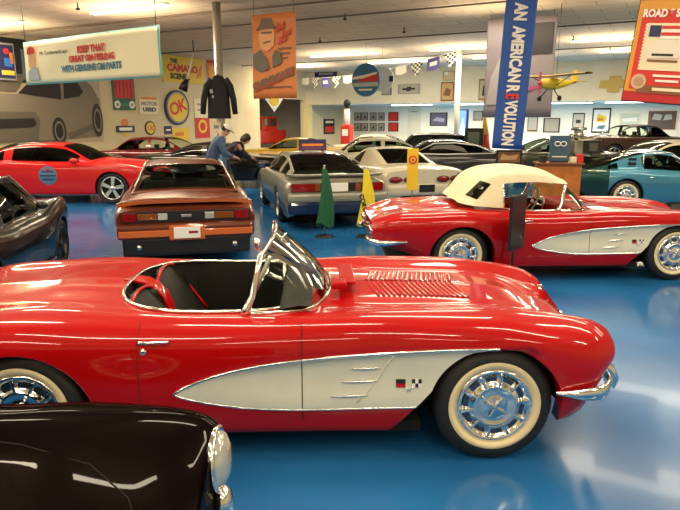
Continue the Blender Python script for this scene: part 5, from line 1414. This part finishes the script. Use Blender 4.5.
    M = Matrix.Translation(V['head']) @ rot
    hb = MB(); hb.ball((-.022 * 1, 0, .045), (.105, .100, .092), 18, M)
    if long_hair: hb.ball((-.07, 0, -.03), (.075, .10, .12), 14, M); hb.ball((-.03, .07, -.02), (.06, .05, .10), 12, M); hb.ball((-.03, -.07, -.02), (.06, .05, .10), 12, M)
    hb.build('hair', hair_m, t)
    if cap:
        cb = MB(); cb.lathe([(.110, .040), (.112, .075), (.10, .115), (.06, .140), (.001, .147)], 22, M); ck = cb.build('cap', cap, t)
        cb = MB(); cb.prism([(.06, -.09), (.12, -.085), (.19, -.04), (.20, .0), (.19, .04), (.12, .085), (.06, .09)], .052, M, .040); cb.build('cap_brim', P('brim_dark', (.06, .04, .03)), ck)
    return t
JM = dict(pelvis=(-.10, 0, .95), waist=(-.06, 0, 1.12), chest=(.06, 0, 1.36), neck=(.20, 0, 1.53), head=(.27, 0, 1.66), look=(.90, 0, -.35),
          shL=(.10, .20, 1.44), elL=(.20, .27, 1.16), wrL=(.45, .20, 1.08), shR=(.10, -.20, 1.44), elR=(.18, -.28, 1.15), wrR=(.42, -.20, 1.06),
          hpL=(-.10, .10, .88), knL=(-.04, .12, .50), anL=(-.12, .12, .09), hpR=(-.10, -.10, .88), knR=(.02, -.12, .50), anR=(.0, -.12, .09))
person('person in a white cap and denim blue shirt leaning beside the polished column', (-2.87, 14.15, 0), radians(20), JM, mat('denim_shirt', (.06, .10, .19), .8, noise=.15, nscale=30), mat('pale_trousers', (.42, .40, .32), .8), mat('dark_hair', (.015, .01, .008), .6), cap=mat('white_cap', (.80, .77, .68), .7))
JW = dict(pelvis=(-.22, 0, .92), waist=(-.10, 0, 1.08), chest=(.12, 0, 1.22), neck=(.30, 0, 1.32), head=(.40, 0, 1.42), look=(.75, 0, -.65),
          shL=(.14, .17, 1.28), elL=(.26, .20, 1.02), wrL=(.48, .14, .98), shR=(.14, -.17, 1.28), elR=(.28, -.22, 1.02), wrR=(.50, -.12, .94),
          hpL=(-.22, .09, .86), knL=(-.12, .10, .48), anL=(-.18, .10, .09), hpR=(-.22, -.09, .86), knR=(-.06, -.10, .48), anR=(-.10, -.10, .09))
person('dark haired person in a navy top bending over the open black car', (-2.78, 15.85, 0), radians(22), JW, mat('navy_top', (.012, .014, .03), .8), mat('dark_trousers', (.02, .02, .022), .8), mat('brown_hair', (.025, .012, .008), .5), girth=.88, long_hair=True)

# jacket hung on the column
t = thing('jacket', 'dark jacket hanging on the polished metal column', 'jacket', (-2.86, 14.84, 1.93), radians(10))
JK = mat('dark_jacket', (.008, .008, .010), .75, noise=.2, nscale=20)
mb = MB(); rows = []
for k in range(13):
    f = k / 12; wv = lerp(.27, .22, f) if f < .75 else lerp(.24, .10, ((f - .75) / .25) ** 1.5); dv = .10 * (1 - .3 * f)
    rows.append([(wv * cos(a) * (1 + .05 * sin(5 * a)), -.02 + dv * sin(a) * (1 + .08 * sin(7 * a + k)), f * .98) for a in frange(0, 2 * pi, 29)])
mb.grid(rows); mb.build('jacket_body', JK, t)
for sg in (-1, 1):
    mb = MB(); mb.tube([(sg * .16, -.02, .90), (sg * .27, -.03, .74), (sg * .34, -.05, .45), (sg * .375, -.06, .10)], [.09, .085, .075, .062], 12); mb.build('sleeve', JK, t)
mb = MB(); mb.tube([(-.09, -.02, .93), (0, -.10, .96), (.09, -.02, .93), (0, .06, 1.0)], .03, 8, closed=True); mb.build('collar', JK, t)
mb = MB(); mb.box((-.16, -.125, .62), (.07, .006, .09)); mb.box((-.13, -.125, .50), (.05, .006, .06)); mb.build('badge_patch', P('patch', (.35, .36, .33)), t)
mb = MB(); mb.tube([(0, .06, .97), (0, .07, 1.04), (0, .03, 1.06)], .008, 6); mb.build('hanger_hook', STEEL, t)
t = thing('paper_notice', 'cream paper notices fixed to the metal column below the jacket', 'notice', (-2.86, 14.88, 0), radians(10))
rect('sheet', pC, t, -.09, 1.72, .20, .26, -.0, .006); rect('sheet', pW, t, .06, 1.60, .18, .24, -.012, .006); rect('print', pGR, t, -.09, 1.74, .12, .08, -.006, .006)

# ------------------------------------------------------------------ flags, placards and display pieces
def furled_flag(label, X, Y, m, top, wdt, band=None):
    t = thing('flag', label, 'flag', (X, Y, 0))
    mb = MB(); mb.lathe([(.001, .03), (.14, .02), (.16, .0), (.001, .0)], 24); mb.build('stand_base', BLACK, t)
    mb = MB(); mb.cyl((0, 0, .02), (0, 0, top), .010, 8); mb.ball((0, 0, top), .02, 8); mb.build('flagpole', STEEL, t)
    mb = MB(); rows = []
    for k in range(21):
        f = k / 20; r = lerp(.03, wdt, f ** .8); rows.append([(r * cos(a) * (1 + .22 * sin(4 * a + 2 * f)) + .04 * sin(3 * f), -.015 + .5 * r * sin(a) * (1 + .3 * sin(5 * a)), lerp(top - .03, .20 + .04 * sin(2 * a), f)) for a in frange(0, 2 * pi, 33)])
    mb.grid(rows); o = mb.build('cloth', m, t)
    return t, o
furled_flag('furled dark green flag on a stand behind the silver hatchback', -.255, 9.95, mat('green_cloth', (.005, .09, .035), .7), 1.16, .125)
t, o = furled_flag('furled yellow flag with black lettering right of the green flag', .42, 9.95, mat('yellow_cloth', (.72, .58, .02), .7), 1.14, .13)
mb = lettering('CORVETTE', .10, pK, o, (-.02, -.13, .48), rot=(pi / 2, pi / 2 - .25, 0), bold=.006)
t = thing('placard', 'narrow yellow placard with a red ring on a pole in front of the beige coupe', 'placard', (1.30, 11.0, 0), radians(-4))
mb = MB(); mb.cyl((0, 0, 0), (0, 0, 1.40), .012, 8); mb.cyl((0, 0, 0), (0, 0, .02), .15, 20); mb.build('stand', STEEL, t)
mb = MB(); mb.box((0, -.02, 1.03), (.20, .012, .74), bev=.004); mb.build('board', P('placard_yellow', (.80, .50, .02)), t)
disc('ring', pR, t, 0, 1.20, .075, -.03); disc('ring_centre', pY, t, 0, 1.20, .048, -.038); disc('ring_dot', pR, t, 0, 1.20, .025, -.045)
t = thing('roof_board', 'dark advertising board standing on the silver hatchback roof', 'sign', (0, 0, 0), 0)
rl = Matrix.Translation(iroc.location) @ Matrix.Rotation(iroc.rotation_euler.z, 4, 'Z'); pr_ = rl @ Vector((-1.62, 0, 1.268)); t.location = pr_; t.rotation_euler = (0, 0, radians(8))
rect('board', pN, t, 0, .13, .56, .22, 0, .03, .004); rect('orange_text_band', pO, t, 0, .13, .44, .05, -.02, .006); rect('purple_band', P('purple', (.12, .04, .16)), t, 0, .06, .50, .05, -.02, .006)
for sx in (-1, 1): rect('foot', BLACK, t, sx * .2, .012, .05, .03, 0, .14)
t = thing('information_board', 'black angled information board on a stand beside the soft top convertible', 'sign', (2.0, 6.80, 0), radians(48))
mb = MB(); mb.cyl((0, .03, 0), (0, .03, .80), .014, 8); mb.cyl((0, .03, 0), (0, .03, .018), .16, 20); mb.build('stand', BLACK, t)
mb = MB(); mb.box((0, 0, .76), (.34, .035, .62), bev=.006); mb.build('board', mat('board_black', (.010, .010, .011), .35), t)
rect('edge_strip', P('charcoal_edge', (.04, .04, .04)), t, 0, 1.045, .30, .03, -.022, .006)

# counter with its sign and the dark glass screen
t = thing('service_counter', 'orange brown wooden counter behind the soft top convertible', 'counter', at(558, 160, 11.2) * 1.0, radians(-8)); t.location.z = 0
WOOD = mat('orange_wood', (.52, .16, .03), .4, noise=.25, nscale=6)
mb = MB(); mb.box((0, 0, .56), (.74, .5, 1.08), bev=.01); mb.build('cabinet', WOOD, t); mb = MB(); mb.box((0, 0, 1.115), (.82, .58, .04), bev=.008); mb.build('worktop', mat('dark_wood', (.16, .05, .015), .4), t)
ct = t
t = thing('counter_sign', 'slate blue sign with white rings standing on the wooden counter', 'sign', ct.location + Vector((0, .02, 1.136)), radians(-8))
rect('board', P('slate_blue', (.05, .11, .18)), t, .02, .25, .36, .46, 0, .03, .004)
for sx, a in ((-.045, 1), (.06, 1)):
    mb = MB(); mb.tube([(.02 + sx + .05 * cos(th), -.025, .33 + .04 * sin(th)) for th in frange(0, 2 * pi, 17)[:-1]], .010, 6, closed=True); mb.build('white_ring', pW, t)
rect('text_line', pW, t, .02, .10, .26, .02, -.02, .006); rect('foot', BLACK, t, .02, .012, .3, .024, .02, .12)
for k, (dx, hh, m_, lb) in enumerate(((-.28, .12, pK, 'small black box at the left end of the wooden counter'), (.25, .10, pC, 'small cream box on the wooden counter beside the slate blue sign'), (.365, .15, pR, 'small red box at the right end of the wooden counter'))):
    mb = MB(); mb.box((0, 0, hh / 2), (.10, .12, hh), bev=.006); o = mb.build('display_box', m_); o.location = ct.location + Matrix.Rotation(radians(-8), 3, 'Z') @ Vector((dx, -.05, 1.136)); tag(o, lb, 'box')
c = at(592, 174, 11.6)
t = thing('glass_screen', 'dark tinted glass screen between the wooden counter and the blue fastback', 'screen', (c.x, c.y, 0), radians(-6))
mb = MB(); mb.box((0, 0, .72), (.64, .03, 1.0), bev=.004); mb.build('pane', glass('smoked_glass', (.45, .48, .40), .30), t)
mb = MB(); mb.box((0, 0, .20), (.66, .30, .04), bev=.006); mb.box((-.25, 0, .10), (.06, .26, .20)); mb.box((.25, 0, .10), (.06, .26, .20)); mb.build('foot_frame', BLACK, t)
# chrome engine on a stand behind the counter
c = at(578, 139, 17.5)
t = thing('display_engine', 'chrome show engine on a tall stand behind the slate blue sign', 'engine', (c.x, c.y, 0), radians(20))
mb = MB(); mb.box((0, 0, .45), (.7, .6, .9), bev=.02); mb.build('plinth', BLACK, t)
mb = MB(); mb.box((0, 0, 1.15), (.5, .45, .45), bev=.05); mb.build('engine_block', STEEL, t)
for sg in (-1, 1):
    mb = MB(); mb.box((0, sg * .25, 1.40), (.55, .18, .12), bev=.04); mb.build('valve_cover', CHROME, t)
mb = MB(); mb.cyl((0, 0, 1.38), (0, 0, 1.62), .16, 20, .12); mb.cyl((0, 0, 1.62), (0, 0, 1.70), .22, 24); mb.build('air_cleaner', CHROME, t)
mb = MB(); mb.cyl((.27, 0, 1.2), (.34, 0, 1.2), .2, 24); mb.build('fan_pulley', BLACK, t)
c = at(592, 147, 16.5)
t = thing('monitor', 'black monitor on a stand right of the wooden counter', 'monitor', (c.x, c.y, 0), radians(-10))
mb = MB(); mb.box((0, 0, c.z), (.46, .05, .36), bev=.01); mb.build('housing', BLACK, t); rect('screen', P('screen_dim', (.10, .09, .08), .2), t, .03, c.z, .22, .22, -.03, .006); mb = MB(); mb.cyl((0, .02, 0), (0, .02, c.z - .15), .025, 8); mb.cyl((0, .02, 0), (0, .02, .02), .2, 20); mb.build('stand', BLACK, t)
# old fuel pump near the back
c = at(347, 130, 28.6)
t = thing('fuel_pump', 'tall old fuel pump with white column near the small framed photos', 'fuel pump', (c.x, c.y, 0), RA)
mb = MB(); mb.box((0, 0, .10), (.62, .50, .20), bev=.02); mb.box((0, 0, .95), (.50, .40, 1.5), bev=.05); mb.build('cabinet', pR, t)
mb = MB(); mb.cyl((0, 0, 1.70), (0, 0, 2.45), .14, 20); mb.build('glass_cylinder', pW, t); mb = MB(); mb.cyl((0, 0, 2.45), (0, 0, 2.50), .18, 20); mb.ball((0, 0, 2.68), (.17, .17, .19)); mb.build('globe', pK, t); rect('dial', pW, t, 0, 1.35, .3, .3, -.21, .02)
# lit blue sign, red and yellow flag, black framed mirror by the white column
c = at(463, 125, 25.5)
t = thing('lit_sign', 'tall glowing blue and white sign right of the white column', 'sign', (c.x, c.y, 0), RA)
mb = MB(); mb.box((0, 0, 1.25), (.44, .12, 2.2), bev=.02); mb.box((0, 0, .08), (.6, .4, .16), bev=.02); mb.build('case', pN, t); rect('glowing_panel', mat('blue_glow', (.10, .22, .9), emit=1.6), t, -.03, 1.35, .34, 1.9, -.07, .02); poly('white_figure', mat('white_glow', (.8, .85, 1.0), emit=1.4), t, [(-.12, .6), (.06, .7), (.12, 1.3), (.02, 2.0), (-.08, 1.6), (-.16, 1.1)], -.09, .01)
c = at(474, 137, 20.0)
t = thing('framed_mirror', 'black framed mirror standing between white column and tall blue banner', 'mirror', (c.x, c.y, 0), RA)
mb = MB(); mb.box((0, 0, .85), (.62, .08, 1.6), bev=.02); mb.box((0, 0, .03), (.62, .4, .06), bev=.01); mb.build('frame', BLACK, t); rect('glass', P('mirror_green', (.14, .18, .14), .1), t, .0, 1.25, .38, .55, -.05, .02)
c = at(484, 132, 20.6)
t = thing('flag', 'furled red and yellow flag left of the tall blue banner', 'flag', (c.x, c.y, 0), 0)
mb = MB(); mb.cyl((0, 0, 0), (0, 0, 2.15), .02, 8); mb.cyl((0, 0, 0), (0, 0, .03), .2, 20); mb.build('flagpole', STEEL, t)
mb = MB(); mb.tube([(0, -.03, 2.1), (.02, -.03, 1.7), (.05, -.03, 1.4)], [.03, .09, .12], 10); mb.build('yellow_cloth', pY, t); mb = MB(); mb.tube([(.05, -.03, 1.42), (.06, -.04, 1.0), (.10, -.03, .55)], [.12, .16, .14], 10); mb.build('red_cloth', pR, t)
# spotlight on a slanted arm hung before the round OK sign
c = at(186, 83, 21)
t = thing('hanging_spotlight', 'black spotlight on a slanted white arm above the round OK sign', 'lamp', c, RA + .6)
mb = MB(); mb.tube([(0, 0, .0), (.16, 0, .5), (.30, 0, 1.02)], .03, 8); mb.build('arm', pW, t); mb = MB(); mb.tube([(-.12, -.02, -.25), (-.04, 0, -.05), (.06, 0, .12)], [.16, .13, .07], 14); mb.build('lamp_head', BLACK, t); mb = MB(); mb.cyl((.30, 0, 1.0), (.30, 0, CEIL - c.z), .02, 8); mb.build('drop_rod', BLACK, t)
# shield sign over the bay opening
t = thing('shield_sign', 'white triangular shield sign with a yellow disc over the bay opening', 'sign', at(274, 103, 29.0), RA + pi / 3)
poly('shield', pW, t, [(-.55, .30), (.55, .30), (.0, -.42)], 0, .05); poly('dark_rim', pK, t, [(-.65, .36), (.65, .36), (.0, -.52)], .03, .03); disc('yellow_disc', pY, t, 0, .10, .24, -.035); mb = MB(); mb.cyl((0, .03, .35), (0, .03, CEIL - t.location.z), .012, 6); mb.build('hanging_wire', wire_m, t)
# red truck inside the bay
t = thing('truck', 'red truck standing inside the service bay', 'truck', R(P_LEFT - 2.2, 28.6), RA + pi / 2)
TR = mat('truck_red', (.42, .02, .01), .35, 0, .7)
mb = MB(); mb.box((0, 0, 1.0), (4.6, 1.8, .75), bev=.10); mb.build('lower_body', TR, t)
mb = MB(); mb.box((.7, 0, 1.72), (1.6, 1.66, .80), bev=.12); mb.build('cab', TR, t)
mb = MB(); mb.box((-1.3, 0, 1.62), (1.9, 1.7, .50), bev=.03); mb.build('load_bed', P('bed_brown', (.10, .04, .03)), t)
for sy in (-1, 1):
    for k in range(2): mb = MB(); mb.box((.38 + .66 * k, sy * .835, 1.80), (.52, .03, .42), bev=.02); mb.build('side_window', DKGLASS, t)
    for k in range(5): mb = MB(); mb.box((-2.0 + .35 * k, sy * .865, 1.62), (.06, .04, .46)); mb.build('slat', TR, t)
    for ux in (-1.45, 1.5): wheel(t, ux, .80, .38, sy, 'spoke', .24)
mb = MB(); mb.box((2.33, 0, .75), (.12, 1.8, .22), bev=.04); mb.build('front_bumper', CHROME, t)
# roadside bits on the ceiling: small sprinkler heads on the pipes
for k, (px, py) in enumerate(((78, 10), (573, 41), (610, 51), (345, 20), (404, 33), (320, 42))):
    d = ray(px, py); tt = (CEIL - .16 - CAM_H) / d.z; c = EYE + d * tt
    t = thing('sprinkler_head', 'dark sprinkler head %s' % ('above the parts banner', 'above the yellow aeroplane wing', 'left of the red framed banner', 'near the top edge between orange poster banner and columns', 'high above the round blue sign', 'just right of the orange poster banner')[k], 'sprinkler', (c.x, c.y, CEIL))
    mb = MB(); mb.cyl((0, 0, -.001), (0, 0, -.12), .02, 8); mb.build('drop_pipe', pipe_m, t); mb = MB(); mb.cyl((0, 0, -.12), (0, 0, -.16), .05, 12); mb.build('deflector', BLACK, t)
